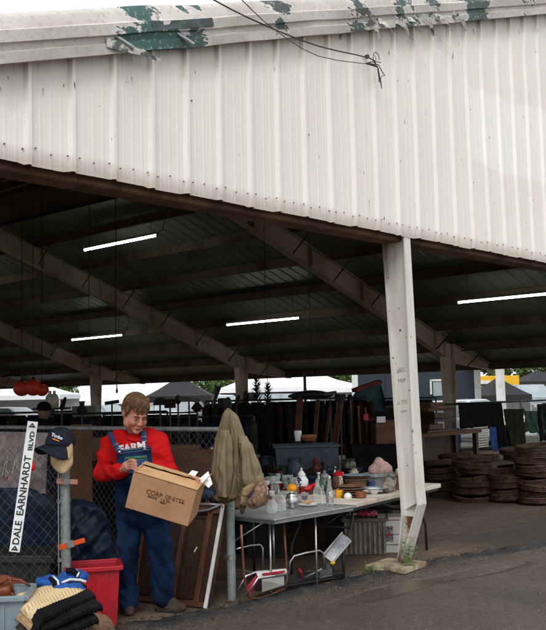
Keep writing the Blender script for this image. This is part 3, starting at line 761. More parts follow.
r.grid(billf, 16, 12); r.build('bill', MT['tan'], tcp, solid=.006, smooth='all')
cN = P3(60.5, 444.5, 6.95)
navcap = cap_hat('baseball_cap', 'navy baseball cap with a small white and orange emblem on top of the fence post', cN, rotm(YAW - .75, .0, .0) @ Matrix.Rotation(.12, 3, 'Y'), MT['navy'], .098, .125, .085, 0, droop=.015)
p = P3(51.0, 435.5, 6.84)
text('emblem', 'Turbo', .033, p, RH + V((0, 0, -.42)), V((0, 0, 1)) + FH * .45, mat('emblem_white', (.8, .74, .85), rough=.6, bp=0), navcap, ext=.001, bold=.0015, sx=1.05)
r = MB(); q = P3(52.5, 438.4, 6.835); r.bar(q, q + (RH + V((0, 0, -.42))).normalized() * .055, .004, .008); r.build('emblem', mat('emblem_orange', (.75, .28, .03), rough=.6), navcap)
# ------------------------------------------------------------------ street sign blade leaning on the mesh
sgA = P3(14.5, 552, 6.35); sgB = P3(33, 421.5, 6.5)
sg = thing('street_sign', 'long narrow white street name blade reading DALE EARNHARDT BLVD standing slanted against the mesh', 'sign', sgA)
yd = (sgB - sgA).normalized(); sLen = (sgB - sgA).length; nrm_ = yd.cross(RH).normalized()
if nrm_.dot(FH) > 0: nrm_ = -nrm_
xd = yd.cross(nrm_)
r = MB(); r.bar(sgA, sgB, .072, .003, up=nrm_); r.build('plate', mat('sign_white', (.74, .75, .76), (.6, .62, .62), 7, rough=.4, var=.08, bp=.05), sg, bevel=.001)
side = (-nrm_).cross(yd); side = side if side.dot(RH) > 0 else -side
blk = mat('sign_black', (.012, .012, .014), rough=.5, bp=0)
def stxt(t_, size, at0, at1):
    o = text('lettering', t_, size, (0, 0, 0), (1, 0, 0), (0, 1, 0), blk, None, ext=.0008, bold=.0012)
    w_ = max((v.co.x + o.location.x) for v in o.data.vertices); me_ = o.data; bpy.data.objects.remove(o); bpy.data.meshes.remove(me_)
    text('lettering', t_, size, sgA + yd * at0 + side * .0235 + nrm_ * .003, yd, -side, blk, sg, ext=.0008, bold=.0012, sx=(at1 - at0) / w_)
k_ = sLen / 132
stxt('DALE', .066, 7 * k_, 31 * k_); stxt('EARNHARDT', .066, 36 * k_, 97 * k_); stxt('BLVD', .044, 102 * k_, 122 * k_)
for at in (.022, sLen - .03):
    c = sgA + yd * at + nrm_ * .003; r = MB(); r.poly([c + side * .026 - yd * .012, c - side * .026 - yd * .012, c + yd * .022]); r.build('arrow_mark', blk, sg, fixn=False, solid=.001)
    r = MB(); r.ell(c + yd * .0, (.007, .007, .007)); r.build('bolt', MT['galv'], sg)
# ------------------------------------------------------------------ weathered board with scribbles
bA = P3(-20, 433, 7.5); 
bd = thing('painted_board', 'weathered grey pink board with white scribbles behind the street sign', 'board', P3(15, 495, 7.5))
r = MB(); r.bar(P3(-24, 461, 7.5), P3(47, 463, 7.45), .02, .48, up=(0, 0, 1)); r.build('panel', mat('weathered_board', (.26, .22, .215), (.16, .115, .11), 4, rough=.85, bs=22, var=.4), bd)
for k, pts in enumerate((((2, 476), (5, 464), (8, 457), (6, 470), (9, 474)), ((12, 474), (15, 462), (18, 456), (17, 468), (21, 470)), ((25, 469), (27, 460), (30, 455)))):
    r = MB(); r.tube([P3(x - 0, y, 7.46) for x, y in pts], .005, 5); r.build('scribble', mat('chalk', (.55, .52, .5), rough=.9), bd)
r = MB(); r.tube([P3(x, y, 7.46) for x, y in ((4, 476), (6, 482), (8, 476), (7, 485))], .006, 5); r.build('scribble', mat('red_chalk', (.45, .02, .03), rough=.9), bd)
r = MB(); r.ell(P3(33, 467, 6.75), (.02, .012, .028)); r.box(P3(33, 463, 6.76), (.012, .01, .03)); tag(r.build('padlock', mat('red_lock', (.8, .01, .01), rough=.4), smooth=True), 'small bright red tag hanging on the mesh beside the street sign', 'tag')
# dark storage behind the left mesh
def tote(name, lab, c, L_, W_, H_, m_, rz=0, lid=None, cat='storage bin', group=None, taper=.88):
    t = thing(name, lab, cat, c, rz, group)
    r = MB(); a = [(-L_ / 2, -W_ / 2), (L_ / 2, -W_ / 2), (L_ / 2, W_ / 2), (-L_ / 2, W_ / 2)]
    def ring(k, z, off=0): return [V(((x + math.copysign(off, x)) * k, (y + math.copysign(off, y)) * k, z)) for x, y in a]
    vs = ring(taper, 0) + ring(1, H_) + ring(.95, H_) + ring(taper * .95, .02)
    fs = [(3, 2, 1, 0)] + [(i, (i + 1) % 4, (i + 1) % 4 + 4, i + 4) for i in range(4)] + [(i + 4, (i + 1) % 4 + 4, (i + 1) % 4 + 8, i + 8) for i in range(4)] + [(i + 8, (i + 1) % 4 + 8, (i + 1) % 4 + 12, i + 12) for i in range(4)] + [(12, 13, 14, 15)]
    r.add(vs, fs); r.build('body', m_, t, world=False, bevel=.012)
    r = MB()
    for i in range(4):
        p0, p1 = ring(1, H_, .012)[i], ring(1, H_, .012)[(i + 1) % 4]; r.bar(p0, p1, .03, .035)
    r.build('rim', m_, t, world=False, bevel=.006)
    for s_ in (-1, 1):
        r = MB()
        for k in (-.25, .0, .25): r.bar((k * L_, s_ * W_ / 2 * taper * .99, .03), (k * L_, s_ * W_ / 2 * .995, H_ - .03), .02, .012, up=(0, 1, 0))
        r.build('rib', m_, t, world=False)
    if lid: r = MB(); r.box((0, 0, H_ + .025), (L_ + .04, W_ + .04, .03)); r.build('lid', lid, t, world=False, bevel=.01)
    return t
tote('storage_bin', 'bright red plastic bin on the dirt beside the man\'s boots', G(93.5, 624), .38, .30, .43, MT['redplastic'], YAW + .22)
MT['tub'] = mat('blue_grey_plastic', (.20, .25, .29), (.15, .19, .22), 4, rough=.45, var=.08)
tote('storage_bin', 'pale blue grey tub at the lower left corner under the leather bag', P3(-12, 668, 5.9), .5, .36, .46, MT['tub'], YAW + .1)
tote('crate', 'black crate standing behind the chain link under the street sign', G(18, 622), .7, .45, .50, MT['black'], YAW - .15, lid=MT['black'], cat='crate')
tag(loft('folded_tarp', [(488, -20, 30, 7.5), (493, -24, 46, 7.5), (505, -26, 54, 7.5), (530, -28, 57, 7.55), (560, -30, 58, 7.6), (590, -30, 58, 7.6)], MT['tarp'], bulge=.10, pleat=((.04, 5, .8), (.018, 12, -.9)), seed=5), 'dark blue tarp heap behind the left chain link panel', 'tarp')
# navy tarp bundle by the red bin
tag(loft('tarp_bundle', [(499.5, 74, 80, 7.75), (502, 71, 87, 7.75), (508, 70, 98, 7.75), (516, 70, 104, 7.75), (526, 70, 108, 7.75), (540, 70, 111, 7.75), (556, 70, 114, 7.75), (572, 71, 117, 7.75), (600, 72, 116, 7.75)], MT['tarp'], bulge=.12, pleat=((.060, 3.6, 1.0), (.030, 8, -.9), (.008, 22, .6)), nz=.03, seed=2, pw=.5, nseg=90), 'big navy tarp bundle between the fence post and the man', 'tarp')
# ------------------------------------------------------------------ woven mats
def weave(name, ca, cb, sc, rot):
    m, nt, b = nt_new(name)
    tc = N(nt, 'ShaderNodeTexCoord'); mp = N(nt, 'ShaderNodeMapping'); mp.inputs['Rotation'].default_value = (0, 0, rot); L(nt, tc.outputs['Object'], mp.inputs['Vector'])
    s = N(nt, 'ShaderNodeSeparateXYZ'); L(nt, mp.outputs[0], s.inputs[0])
    zig = mth(nt, 'PINGPONG', s.outputs[1], .085); ph = mth(nt, 'FRACT', mth(nt, 'MULTIPLY', mth(nt, 'ADD', s.outputs[0], zig), sc))
    k = ramp(nt, ph, .38, .55); n = noi(nt, tc.outputs['Object'], 60, 4)
    L(nt, mix(nt, mth(nt, 'MULTIPLY', k, ramp(nt, n, .3, .6, .5, 1)), ca, cb), b.inputs['Base Color']); b.inputs['Roughness'].default_value = .85
    bump(nt, b, mth(nt, 'ADD', k, n), .6, .006); return m
MT['weave'] = weave('herringbone_straw', (.55, .38, .18), (.80, .66, .42), 32, YAW + .5)
MT['straw'] = mat('straw_edge', (.45, .30, .15), (.3, .19, .09), 20, rough=.85, bs=90, bp=.6)
rugn = [0]
def rug(z, c4, lab, topm, th=.035):
    A, B, C, D = [G(x, y, z) for x, y in c4]
    t = thing('woven_rug', lab, 'rug', zed((A + B + C + D) / 4, z - th), 0)
    sd_ = rugn[0] = rugn[0] + 1
    def sf(a, b_, dz=0):
        p = (A * (1 - a) + D * a) * (1 - b_) + (B * (1 - a) + C * a) * b_
        p = p.copy(); p.z = z + .018 * noise.noise(V((p.x * 3, p.y * 3, sd_))) - .05 * max(0, a - .86) ** 1.2 * 6 - .06 * max(0, .1 - b_) * 8 + dz; return p
    r = MB(); r.grid(lambda a, b_: sf(a * .84, b_), 14, 14); r.build('field', topm, t, smooth='all', solid=.006)
    r = MB(); r.grid(lambda a, b_: sf(.82 + a * .18, b_, .004 + .004 * math.cos(b_ * 120)), 5, 60); r.build('border', MT['blackcloth'], t, smooth='all', solid=.012)
    r = MB()
    def edgef(a, b_):
        p = sf(1 - .04 * b_, a, 0); p.z -= .035 * b_ + .004 * math.sin(a * 90); return p
    r.grid(edgef, 60, 3); r.grid(lambda a, b_: sf(a, 1 + .01 * math.sin(b_ * 3), -.035 * b_), 12, 3); r.build('binding', MT['blackcloth'], t, smooth='all', solid=.01)
    return t
rug(.435, ((13, 596), (50, 584), (95, 592), (36, 618)), 'topmost straw herringbone rug with a scalloped black border, folded on the pile', MT['weave'])
rug(.385, ((6, 604), (50, 592), (102, 602), (36, 628)), 'second straw rug of the pile, its black edge sticking out to the right', MT['straw'])
rug(.325, ((4, 612), (52, 604), (98, 614), (40, 640)), 'dark bound rug low in the pile, third from the top', mat('dark_rug', (.05, .035, .025), (.02, .016, .014), 9, rough=.9))
r = MB()
for (x, y, d, a, b_, c_) in ((75, 622, 6.25, .18, .12, .06), (50, 640, 6.1, .25, .2, .12), (95, 630, 6.35, .12, .14, .10), (20, 640, 6.1, .2, .2, .15)): r.ell(P3(x, y, d), (a, b_, c_))
tag(blob('cloth_heap', r, mat('brown_cloth', (.22, .13, .075), (.09, .05, .03), 4, rough=.9), .014, 3, disp=fold(.012, 12)), 'brown blanket crumpled beneath the woven rugs', 'blanket')
r = MB()
for pts in (((16, 606), (20, 618), (22, 634)), ((28, 612), (33, 622), (36, 636))): r.cap(P3(*pts[0], 5.95), P3(*pts[2], 5.85), .035, .05)
tag(blob('shoulder_bag', r, mat('patched_cloth', (.25, .16, .10), (.05, .03, .025), 9, .48, .55, rough=.8), .012, 3), 'brown patched cloth bag hanging at the near end of the rugs', 'bag')
# blue jersey
jz = P3(60, 582, 6.3)
r = MB()
for (x, y, d, a, b_, c_) in ((60, 583, 6.35, .12, .07, .035), (47, 581, 6.35, .07, .06, .035), (74, 575, 6.4, .09, .06, .03), (76, 589, 6.2, .06, .05, .03), (66, 589, 6.2, .08, .05, .03), (82, 577, 6.35, .04, .05, .028)): r.ell(P3(x, y, d), (a, b_, c_), Matrix.Rotation(YAW, 3, 'Z'))
jt = thing('sports_jersey', 'bright blue jersey with black and white stripes crumpled on the rugs', 'jersey', P3(60, 592, 6.3))
blob('cloth', r, mat('blue_jersey', (.012, .09, .36), (.008, .055, .24), 7, rough=.8), .009, 3, jt, disp=fold(.012, 16))
wj = mat('jersey_white', (.72, .72, .75), rough=.85); bj = MT['blackcloth']
for pts, m_, w_ in ((((62, 583), (70, 579.5), (80, 580), (86, 582)), wj, .010), (((62, 586), (70, 583), (80, 584), (86, 587)), bj, .010), (((63, 589), (72, 586), (80, 588), (85, 591)), wj, .010), (((66, 571), (72, 570), (77, 574)), bj, .02), (((76, 570), (79, 573), (77, 577)), wj, .007), (((50, 578), (54, 582), (55, 588)), bj, .014), (((53, 576), (58, 581), (59, 587)), wj, .007)):
    r = MB(); r.tube([P3(x, y, 6.185 + (590 - y) * .008) for x, y in pts], w_, 6); r.build('stripe', m_, jt, smooth='all')
# leather bag
r = MB()
for (x, y, d, a, b_, c_) in ((12, 590, 6.2, .13, .08, .07), (24, 591, 6.2, .07, .06, .05), (2, 588, 6.2, .1, .08, .08)): r.ell(P3(x, y, d), (a, b_, c_))
lb = thing('leather_bag', 'reddish brown leather saddle bag with straps at the left edge', 'bag', P3(12, 602, 6.2))
MT['leather'] = mat('leather', (.17, .045, .018), (.08, .02, .01), 7, rough=.45, bp=.5)
blob('body', r, MT['leather'], .011, 3, lb, disp=fold(.012, 9))
for pts in (((10, 577), (11, 584), (13, 592)), ((10, 579), (20, 580), (32, 587)), ((12, 592), (14, 597), (12, 600)), ((0, 584), (8, 579), (10, 577))):
    r = MB(); r.tube([P3(x, y, 6.1) for x, y in pts], .009, 6); r.build('strap', MT['leather'], lb, smooth='all')
# ------------------------------------------------------------------ leaning cabinet door
BR, BL, TR_, TL = G(207, 609), G(132, 601), P3(225, 505, 7.75), P3(146, 501, 8.15)
cab = thing('cabinet_front', 'dark stained panelled wooden cabinet front leaning behind the man with a white edge', 'cabinet', BR)
nC_ = (BL - BR).cross(TR_ - BR).normalized(); nC_ = -nC_ if nC_.dot(FH) > 0 else nC_
def cp(s, t, o=0): return (BL.lerp(BR, s)).lerp(TL.lerp(TR_, s), t) + nC_ * o
r = MB(); r.add([cp(0, 0), cp(1, 0), cp(1, 1), cp(0, 1), cp(0, 0, -.05), cp(1, 0, -.05), cp(1, 1, -.05), cp(0, 1, -.05)], [(0, 1, 2, 3), (7, 6, 5, 4), (0, 4, 5, 1), (1, 5, 6, 2), (2, 6, 7, 3), (3, 7, 4, 0)]); r.build('back_panel', MT['wood'], cab)
for a, b_ in (((.03, .0), (.03, 1)), ((.55, .02), (.55, .9)), ((.86, .02), (.86, .92)), ((.0, .93), (.97, .93)), ((0, .03), (.97, .03))):
    r = MB(); r.bar(cp(*a, .014), cp(*b_, .014), .045 if a[1] < .5 else .05, .028, up=nC_); r.build('frame', MT['wood2'], cab, bevel=.004)
for s0, s1 in ((.08, .5), (.59, .82)):
    r = MB()
    for a, b_ in (((s0, .08), (s0, .86)), ((s1, .08), (s1, .86)), ((s0, .86), (s1, .86)), ((s0, .08), (s1, .08))): r.bar(cp(*a, .006), cp(*b_, .006), .012, .02, up=nC_)
    r.build('moulding', MT['wood'], cab)
r = MB(); r.bar(cp(.985, .0, -.01), cp(.985, 1, -.01), .022, .07, up=nC_); r.build('edge', MT['white'], cab, bevel=.003)
r = MB(); r.tube([cp(.5, .93, .04), cp(.7, .90, .05), cp(.86, .93, .05), cp(.97, .99, .03), cp(1, .97, .02)], .011, 8); r.tube([cp(.55, .995, .0), cp(.98, 1.0, .0)], .012, 8); r.build('trim_pipe', MT['galv'], cab, smooth='all')
r = MB(); r.bar(cp(.72, .52, .002), cp(.75, .57, .002), .012, .004, up=nC_); r.build('paint_mark', MT['white'], cab)
# brown boards and cloth behind the fence
def slab(name, lab, cat, a, b_, z0, z1, th, m_, lean=0):
    a, b_ = V(a), V(b_); t = MB(); d = (b_ - a).normalized(); n = V((-d.y, d.x, 0))
    t.add([zed(a, z0), zed(b_, z0), zed(b_, z1) + n * lean, zed(a, z1) + n * lean] + [q + n * th for q in (zed(a, z0), zed(b_, z0), zed(b_, z1) + n * lean, zed(a, z1) + n * lean)], [(0, 1, 2, 3), (7, 6, 5, 4), (0, 4, 5, 1), (1, 5, 6, 2), (2, 6, 7, 3), (3, 7, 4, 0)])
    return tag(t.build(name, m_, bevel=.004), lab, cat)
MT['ply'] = mat('brown_board', (.13, .05, .025), (.08, .032, .018), 2, rough=.7, stretch=(1, 1, 5))
slab('wooden_board', 'wide red brown board standing behind the fence right of the man', 'board', P3(150, 450, 8.9), P3(226, 450, 8.6), .0, 1.19, .03, MT['ply'])
slab('wooden_board', 'orange brown board behind the caps on the post', 'board', P3(70, 450, 10.6), P3(92, 450, 10.6), .0, 1.40, .03, mat('orange_board', (.16, .06, .02), (.1, .04, .016), 2, rough=.7))
r = MB()
for (x, y, d, a, b_, c_) in ((203, 494, 8.15, .13, .1, .06), (190, 500, 8.1, .1, .1, .07), (216, 497, 8.15, .06, .1, .05)): r.ell(P3(x, y, d), (a, b_, c_))
tag(blob('folded_cloth', r, MT['tarp'], .012, 3, disp=fold(.012, 10)), 'dark blue cloth lying on top of the cabinet front', 'cloth')
# ------------------------------------------------------------------ khaki jacket on the post
jk = thing('canvas_jacket', 'worn khaki canvas jacket draped over the fence post', 'jacket', V((-1.8, .4, 1.0)))
RJ = Matrix.Rotation(YAW, 3, 'Z'); c_ = lambda x, y, d=7.62: P3(x, y, d)
ZT = P3(229, 410, 7.6).z
loft('shell', [(408.5, 226.5, 230, 7.66), (411, 224, 233, 7.65), (417, 221.5, 238, 7.63), (426, 219, 242, 7.62), (438, 217, 246, 7.62), (452, 216.5, 250, 7.62), (466, 217, 254, 7.61), (478, 219, 257, 7.60), (488, 222, 256, 7.60), (497, 226, 246, 7.60)], MT['khaki'], jk, bulge=.070, pleat=(), nz=.010, pw=.6, nseg=110, seed=1, fan=(229, ZT), step=1.0)
loft('sleeve', [(430, 219, 229, 7.58), (438, 216, 231.5, 7.55), (450, 214.5, 233.5, 7.53), (464, 214, 234, 7.52), (478, 214.5, 233.5, 7.52), (488, 216, 232.5, 7.52), (497, 217.5, 231, 7.52)], MT['khaki'], jk, bulge=.060, pleat=((.008, 11, .5),), nz=.012, pw=.75, nseg=90, seed=6, fan=(226, ZT - .05), step=1.0)
loft('sleeve', [(436, 239, 246, 7.58), (446, 240, 251, 7.55), (458, 242, 256.5, 7.53), (470, 244, 261, 7.51), (480, 245.5, 264, 7.49), (485, 247, 263, 7.49)], MT['khaki'], jk, bulge=.055, pleat=((.008, 11, -.5),), nz=.012, pw=.75, nseg=90, seed=13, fan=(238, ZT - .1), step=1.0)
for x_, y_ in ((240.2, 444), (240.6, 458), (240.6, 472)):
    r = MB(); r.ell(c_(x_, y_, 7.475), (.009, .006, .009), RJ); r.build('button', MT['leather'], jk, smooth='all')
loft('sleeve_cuff', [(476, 246, 263.5, 7.50), (481, 248, 265, 7.49), (486, 250, 263, 7.49)], MT['khaki'], jk, bulge=.075, pleat=((.006, 12, .3),), nz=.006, seed=4)
r = MB(); r.tube([c_(x, y, 7.50) for x, y in ((234, 424), (236.8, 440), (238, 460), (238.5, 480), (239, 494))], .0045, 6); r.build('seam', mat('khaki_seam', (.26, .20, .10), rough=.9), jk, smooth='all')
r = MB()
for (x, y) in ((220, 498), (226, 499), (231, 497)): r.ell(c_(x, y, 7.52), (.05, .05, .03), RJ)
blob('cuff', r, mat('cuff', (.11, .075, .035), rough=.9), .009, 2, jk, disp=fold(.006, 30))
r = MB(); r.cap(c_(257, 481, 7.45), c_(246, 492, 7.42), .025, .035); r.cap(c_(246, 492, 7.42), c_(243, 503, 7.42), .03, .025)
blob('lining', r, mat('fleece_lining', (.30, .20, .105), (.19, .12, .06), 20, rough=.95, bs=80, bp=.8), .009, 2, jk, disp=fold(.008, 40))
r = MB(); r.cap(c_(262, 486, 7.35), c_(258, 500, 7.33), .042, .052); r.ell(c_(254, 503, 7.35), (.052, .04, .042), RJ)
m, nt, b = nt_new('floral_print'); v = coords(nt); vo = N(nt, 'ShaderNodeTexVoronoi'); vo.inputs['Scale'].default_value = 30; L(nt, v, vo.inputs['Vector'])
nn = noi(nt, v, 24, 4); c1 = mix(nt, ramp(nt, vo.outputs['Distance'], .25, .5), (.30, .20, .125), (.15, .09, .055)); c1 = mix(nt, ramp(nt, nn, .52, .62), c1, (.22, .10, .065)); L(nt, c1, b.inputs['Base Color']); b.inputs['Roughness'].default_value = .9
tag(blob('floral_pouch', r, m, .009, 3, disp=fold(.009, 22)), 'crumpled brown patterned pouch hanging beside the jacket over the table corner', 'pouch')
r = MB(); r.cap(c_(244, 501, 7.45), c_(242, 512, 7.45), .025, .014); tag(blob('strap_bundle', r, mat('brown_strap', (.08, .045, .02), rough=.9), .008, 2, disp=fold(.006, 30)), 'brown cloth strap hanging below the jacket lining', 'strap')
# ------------------------------------------------------------------ tables
def table(lab, A, ang, Ln, Wd, z, topm, th=.035, cat='folding table', name='folding_table', group=None):
    t = thing(name, lab, cat, (A[0], A[1], 0), ang, group)
    r = MB(); r.box((Ln / 2, Wd / 2, z - th / 2), (Ln, Wd, th)); r.build('tabletop', topm, t, world=False, bevel=.008)
    r = MB()
    for (x0, y0, x1, y1) in ((0.03, .03, Ln - .03, .03), (.03, Wd - .03, Ln - .03, Wd - .03), (.03, .03, .03, Wd - .03), (Ln - .03, .03, Ln - .03, Wd - .03)): r.bar((x0, y0, z - th - .012), (x1, y1, z - th - .012), .02, .03)
    r.build('apron', MT['galv'] if topm == MT['greytable'] else MT['black'], t, world=False)
    return t
t1 = table('grey metal folding table nearest the camera, under the glass jars', tuple(G(274, 519, .68))[:2], math.atan2((G(357, 505, .68) - G(274, 519, .68)).y, (G(357, 505, .68) - G(274, 519, .68)).x), (G(357, 505, .68) - G(274, 519, .68)).length, .72, .68, MT['greytable'], th=.02)
def legs(t, pts_list, r_, m_, world=True):
    for pts in pts_list:
        r = MB(); r.tube(pts, r_, 10); r.build('leg', m_, t, smooth='all', world=world)
legs(t1, [[(.12, .16, .65), (.12, .16, .0)], [(.12, .62, .65), (.12, .62, 0)], [(.66, .12, .65), (.66, .12, .0)], [(.66, .62, .65), (.66, .62, 0)]], .0085, MT['chrome'], False)
r = MB(); r.tube([(.12, .16, .20), (.12, .62, .20)], .007, 8); r.tube([(.12, .2, .64), (.02, .5, .45), (.12, .61, .25)], .007, 8); r.build('brace', MT['chrome'], t1, world=False, smooth='all')
A2 = V((-.62, .10, 0)); a2 = math.radians(9)
t2 = table('worn white plastic folding table running behind the white column', A2, a2, 2.02, .76, .685, MT['whitetable'], th=.045)
def lg(x, y, ex): return [V((x, y, .63)), V((x + ex * .02, y, .5)), V((x + ex * .07, y, .42)), V((x + ex * .15, y, .34)), V((x + ex * .20, y, .26)), V((x + ex * .21, y, .0))]
legs(t2, [lg(.22, .10, -1), lg(.22, .66, -1), lg(1.60, .10, 1), lg(1.60, .66, 1)], .014, MT['black'], False)
r = MB(); r.tube([(.20, .1, .44), (.20, .66, .44)], .011, 8); r.tube([(1.62, .1, .44), (1.62, .66, .44)], .011, 8); r.tube([(.22, .38, .46), (.9, .38, .62)], .009, 8); r.tube([(1.6, .38, .46), (1.0, .38, .62)], .009, 8); r.build('brace', MT['black'], t2, world=False, smooth='all')
t3 = table('brown topped folding table crowded with glassware behind the grey table', (-1.2, .85), .03, 2.3, .70, .68, mat('brown_tabletop', (.20, .10, .055), (.11, .055, .035), 3, rough=.5), th=.03)
legs(t3, [[(.2, .1, .65), (.2, .1, 0)], [(.2, .6, .65), (.2, .6, 0)], [(2.0, .1, .65), (2.0, .1, 0)], [(2.0, .6, .65), (2.0, .6, 0)]], .013, MT['black'], False)
t4 = table('dark folding table at the back of the glassware, far from the road', (-1.0, 1.65), .03, 2.6, .70, .68, MT['black'], th=.03)
legs(t4, [[(.2, .1, .65), (.2, .1, 0)], [(.2, .6, .65), (.2, .6, 0)], [(2.4, .1, .65), (2.4, .1, 0)], [(2.4, .6, .65), (2.4, .6, 0)]], .013, MT['black'], False)
# ------------------------------------------------------------------ things on the tables
def TT(x, y, z=.682): return G(x, y, z)
def lathe1(name, lab, cat, x, y, prof, m_, group=None, z=.682, seg=22, sx=1, sy=1):
    p = TT(x, y, z); r = MB(); r.lathe(prof, p, seg, sx=sx, sy=sy); o = r.build(name, m_, origin=p, smooth=True); return tag(o, lab, cat, group)
def lthing(name, lab, cat, x, y, parts, group=None, z=.682):
    p = TT(x, y, z); t = thing(name, lab, cat, p, 0, group)
    for nm, prof, m_ in parts: r = MB(); r.lathe(prof, (0, 0, 0), 22); r.build(nm, m_, t, world=False, smooth=True)
    return t
gl = MT['glass']
lthing('glass_jar', 'large clear glass jar with a lid at the front edge of the grey table', 'jar', 279, 511, [('body', [(.05, 0), (.062, .01), (.064, .09), (.05, .125), (.028, .14), (.028, .155)], gl), ('lid', [(.033, .15), (.033, .168), (.012, .172), (.01, .18)], MT['silver'])])
lthing('glass_jar', 'smaller stout glass jar left of the large jar near the floral pouch', 'jar', 272, 513, [('body', [(.035, 0), (.045, .01), (.045, .075), (.03, .095), (.03, .11)], gl)])
lthing('sugar_bowl', 'ornate silver sugar bowl with a lid between the jars', 'bowl', 292, 508, [('body', [(.02, 0), (.035, .004), (.02, .02), (.055, .05), (.058, .075), (.045, .10), (.05, .105)], MT['silver']), ('lid', [(.048, .105), (.04, .125), (.015, .135), (.012, .15), (.004, .155)], MT['silver'])])
lthing('glass_jar', 'short faceted glass beside the silver sugar bowl', 'jar', 298, 502, [('body', [(.03, 0), (.04, .01), (.042, .06), (.036, .07)], gl), ('contents', [(.028, .008), (.034, .04)], MT['silver'])])
lthing('wine_glass', 'stemmed glass holding dark red liquid', 'glass', 305, 505, [('bowl', [(.008, .04), (.03, .055), (.036, .09), (.032, .11)], gl), ('stem', [(.028, 0), (.026, .003), (.005, .008), (.005, .042), (.008, .045)], gl), ('wine', [(.008, .044), (.029, .057), (.034, .088)], MT['winedark'])])
r = MB(); p = TT(292, 497); r.lathe([(.0, 0), (.035, .0), (.052, .03), (.056, .045)], p, 20); tag(r.build('glass_bowl', gl, origin=p, smooth=True), 'glass bowl holding the orange fruit', 'bowl')
p = TT(292, 496) + V((0, 0, .075)); r = MB(); r.ell(p, (.052, .052, .047), seg=28, rings=18); tag(r.build('orange_fruit', mat('orange_peel', (.85, .34, .01), (.8, .26, .01), 12, rough=.5, var=.08, bs=140), smooth='all'), 'bright orange fruit sitting in the glass bowl', 'orange')
# ginger jar
m, nt, b = nt_new('blue_white_porcelain'); v = coords(nt); nn = noi(nt, v, 26, 3); c1 = mix(nt, ramp(nt, nn, .56, .6), (.78, .78, .78), (.03, .04, .10)); L(nt, c1, b.inputs['Base Color']); b.inputs['Roughness'].default_value = .12
lthing('ginger_jar', 'tall white porcelain ginger jar with dark flowers and domed lid', 'vase', 302, 494, [('body', [(.035, 0), (.034, .01), (.042, .04), (.066, .10), (.068, .14), (.045, .175), (.03, .185)], m), ('lid', [(.04, .185), (.038, .20), (.022, .225), (.008, .235), (.013, .25), (.004, .262)], MT['porcelain'])])
def bottle(lab, x, y, h, rr, nm='glass_bottle', m_=gl, cap_=None, cat='bottle'):
    pr = [('body', [(rr * .9, 0), (rr, .008), (rr * .95, h * .5), (rr * .45, h * .75), (rr * .36, h * .95), (rr * .45, h)], m_)]
    if cap_: pr.append(('cap', [(rr * .4, h), (rr * .42, h + .02), (rr * .2, h + .03)], cap_))
    return lthing(nm, lab, cat, x, y, pr)
bottle('clear glass carafe standing in front of the grey lidded pot', 318, 502, .20, .045)
bottle('slim glass cruet with a metal sleeve right of the carafe', 330, 506, .24, .033, cap_=MT['silver'])
r = MB(); p = TT(330, 506); r.lathe([(.0345, .03), (.0345, .10), (.03, .13)], p, 18); 
tag(r.build('metal_sleeve', MT['silver'], origin=p, smooth=True), 'metal sleeve clasped round the slim cruet', 'sleeve')
bottle('narrow clear bottle just left of the slim cruet', 323, 504, .17, .024)
lthing('tureen', 'grey green lidded pot behind the carafe', 'pot', 325, 490, [('body', [(.04, 0), (.065, .02), (.07, .08), (.05, .12), (.04, .13)], mat('grey_green_glaze', (.14, .18, .16), (.07, .09, .08), 20, rough=.25)), ('lid', [(.05, .13), (.042, .16), (.012, .18), (.016, .195), (.004, .205)], mat('grey_glaze', (.2, .24, .22), rough=.25))])
lthing('crock', 'brown crock with a bright red lid', 'jar', 339, 488, [('body', [(.055, 0), (.06, .01), (.06, .12), (.055, .13)], mat('brown_crock', (.24, .11, .05), (.16, .07, .035), 9, rough=.4)), ('lid', [(.06, .13), (.062, .145), (.04, .165), (.012, .17), (.012, .185), (.004, .19)], mat('red_lid', (.62, .01, .02), rough=.4))])
r = MB(); p = TT(307, 494) + V((0, 0, .05)); r.ell(p, (.05, .035, .028), RJ); r.cap(p, p + RH * .08 + V((0, 0, .045)), .014, .02); r.ell(p + V((0, 0, .035)), (.025, .02, .02))
tag(blob('gravy_boat', r, mat('red_glaze', (.62, .012, .012), rough=.2), .006, 2), 'glossy red gravy boat behind the ginger jar', 'dish')
lthing('mug', 'plain yellow orange mug at the seam of the two tables', 'mug', 339.5, 498, [('body', [(.04, 0), (.043, .004), (.044, .08), (.04, .08), (.038, .01)], mat('yellow_glaze', (.80, .38, .015), rough=.3))])
r = MB(); p = TT(348, 498.5); r.ell(p + V((0, 0, .02)), (.042, .04, .036)); tag(r.build('white_dome', MT['porcelain'], smooth='all', origin=p), 'small white porcelain dome beside the yellow mug', 'lid')
def plate(x, y, z, rr, m_, lab, group=None, nm='plate', cat='plate', sy=1.0):
    p = TT(x, y, .682) + V((0, 0, z)); r = MB(); r.lathe([(rr * .55, 0), (rr * .6, .003), (rr, .016), (rr, .020), (rr * .6, .008), (rr * .3, .007)], p, 28, sy=sy)
    return tag(r.build(nm, m_, origin=p, smooth=True), lab, cat, group)
plate(308, 506, 0, .085, MT['porcelain'], 'white plate with a piece of cake left of the cruet')
r = MB(); p = TT(308, 506) + V((0, 0, .022)); r.box(p + V((0, .01, .012)), (.09, .05, .02)); tag(r.build('wafer_cake', mat('crust', (.50, .33, .14), (.35, .2, .08), 20, rough=.9), bevel=.006), 'slice of golden cake on the white plate', 'cake')
bt = mat('stacked_brown', (.20, .105, .06), (.11, .055, .03), 8, rough=.6); bt2 = mat('stacked_tan', (.30, .20, .13), (.2, .12, .08), 8, rough=.6)
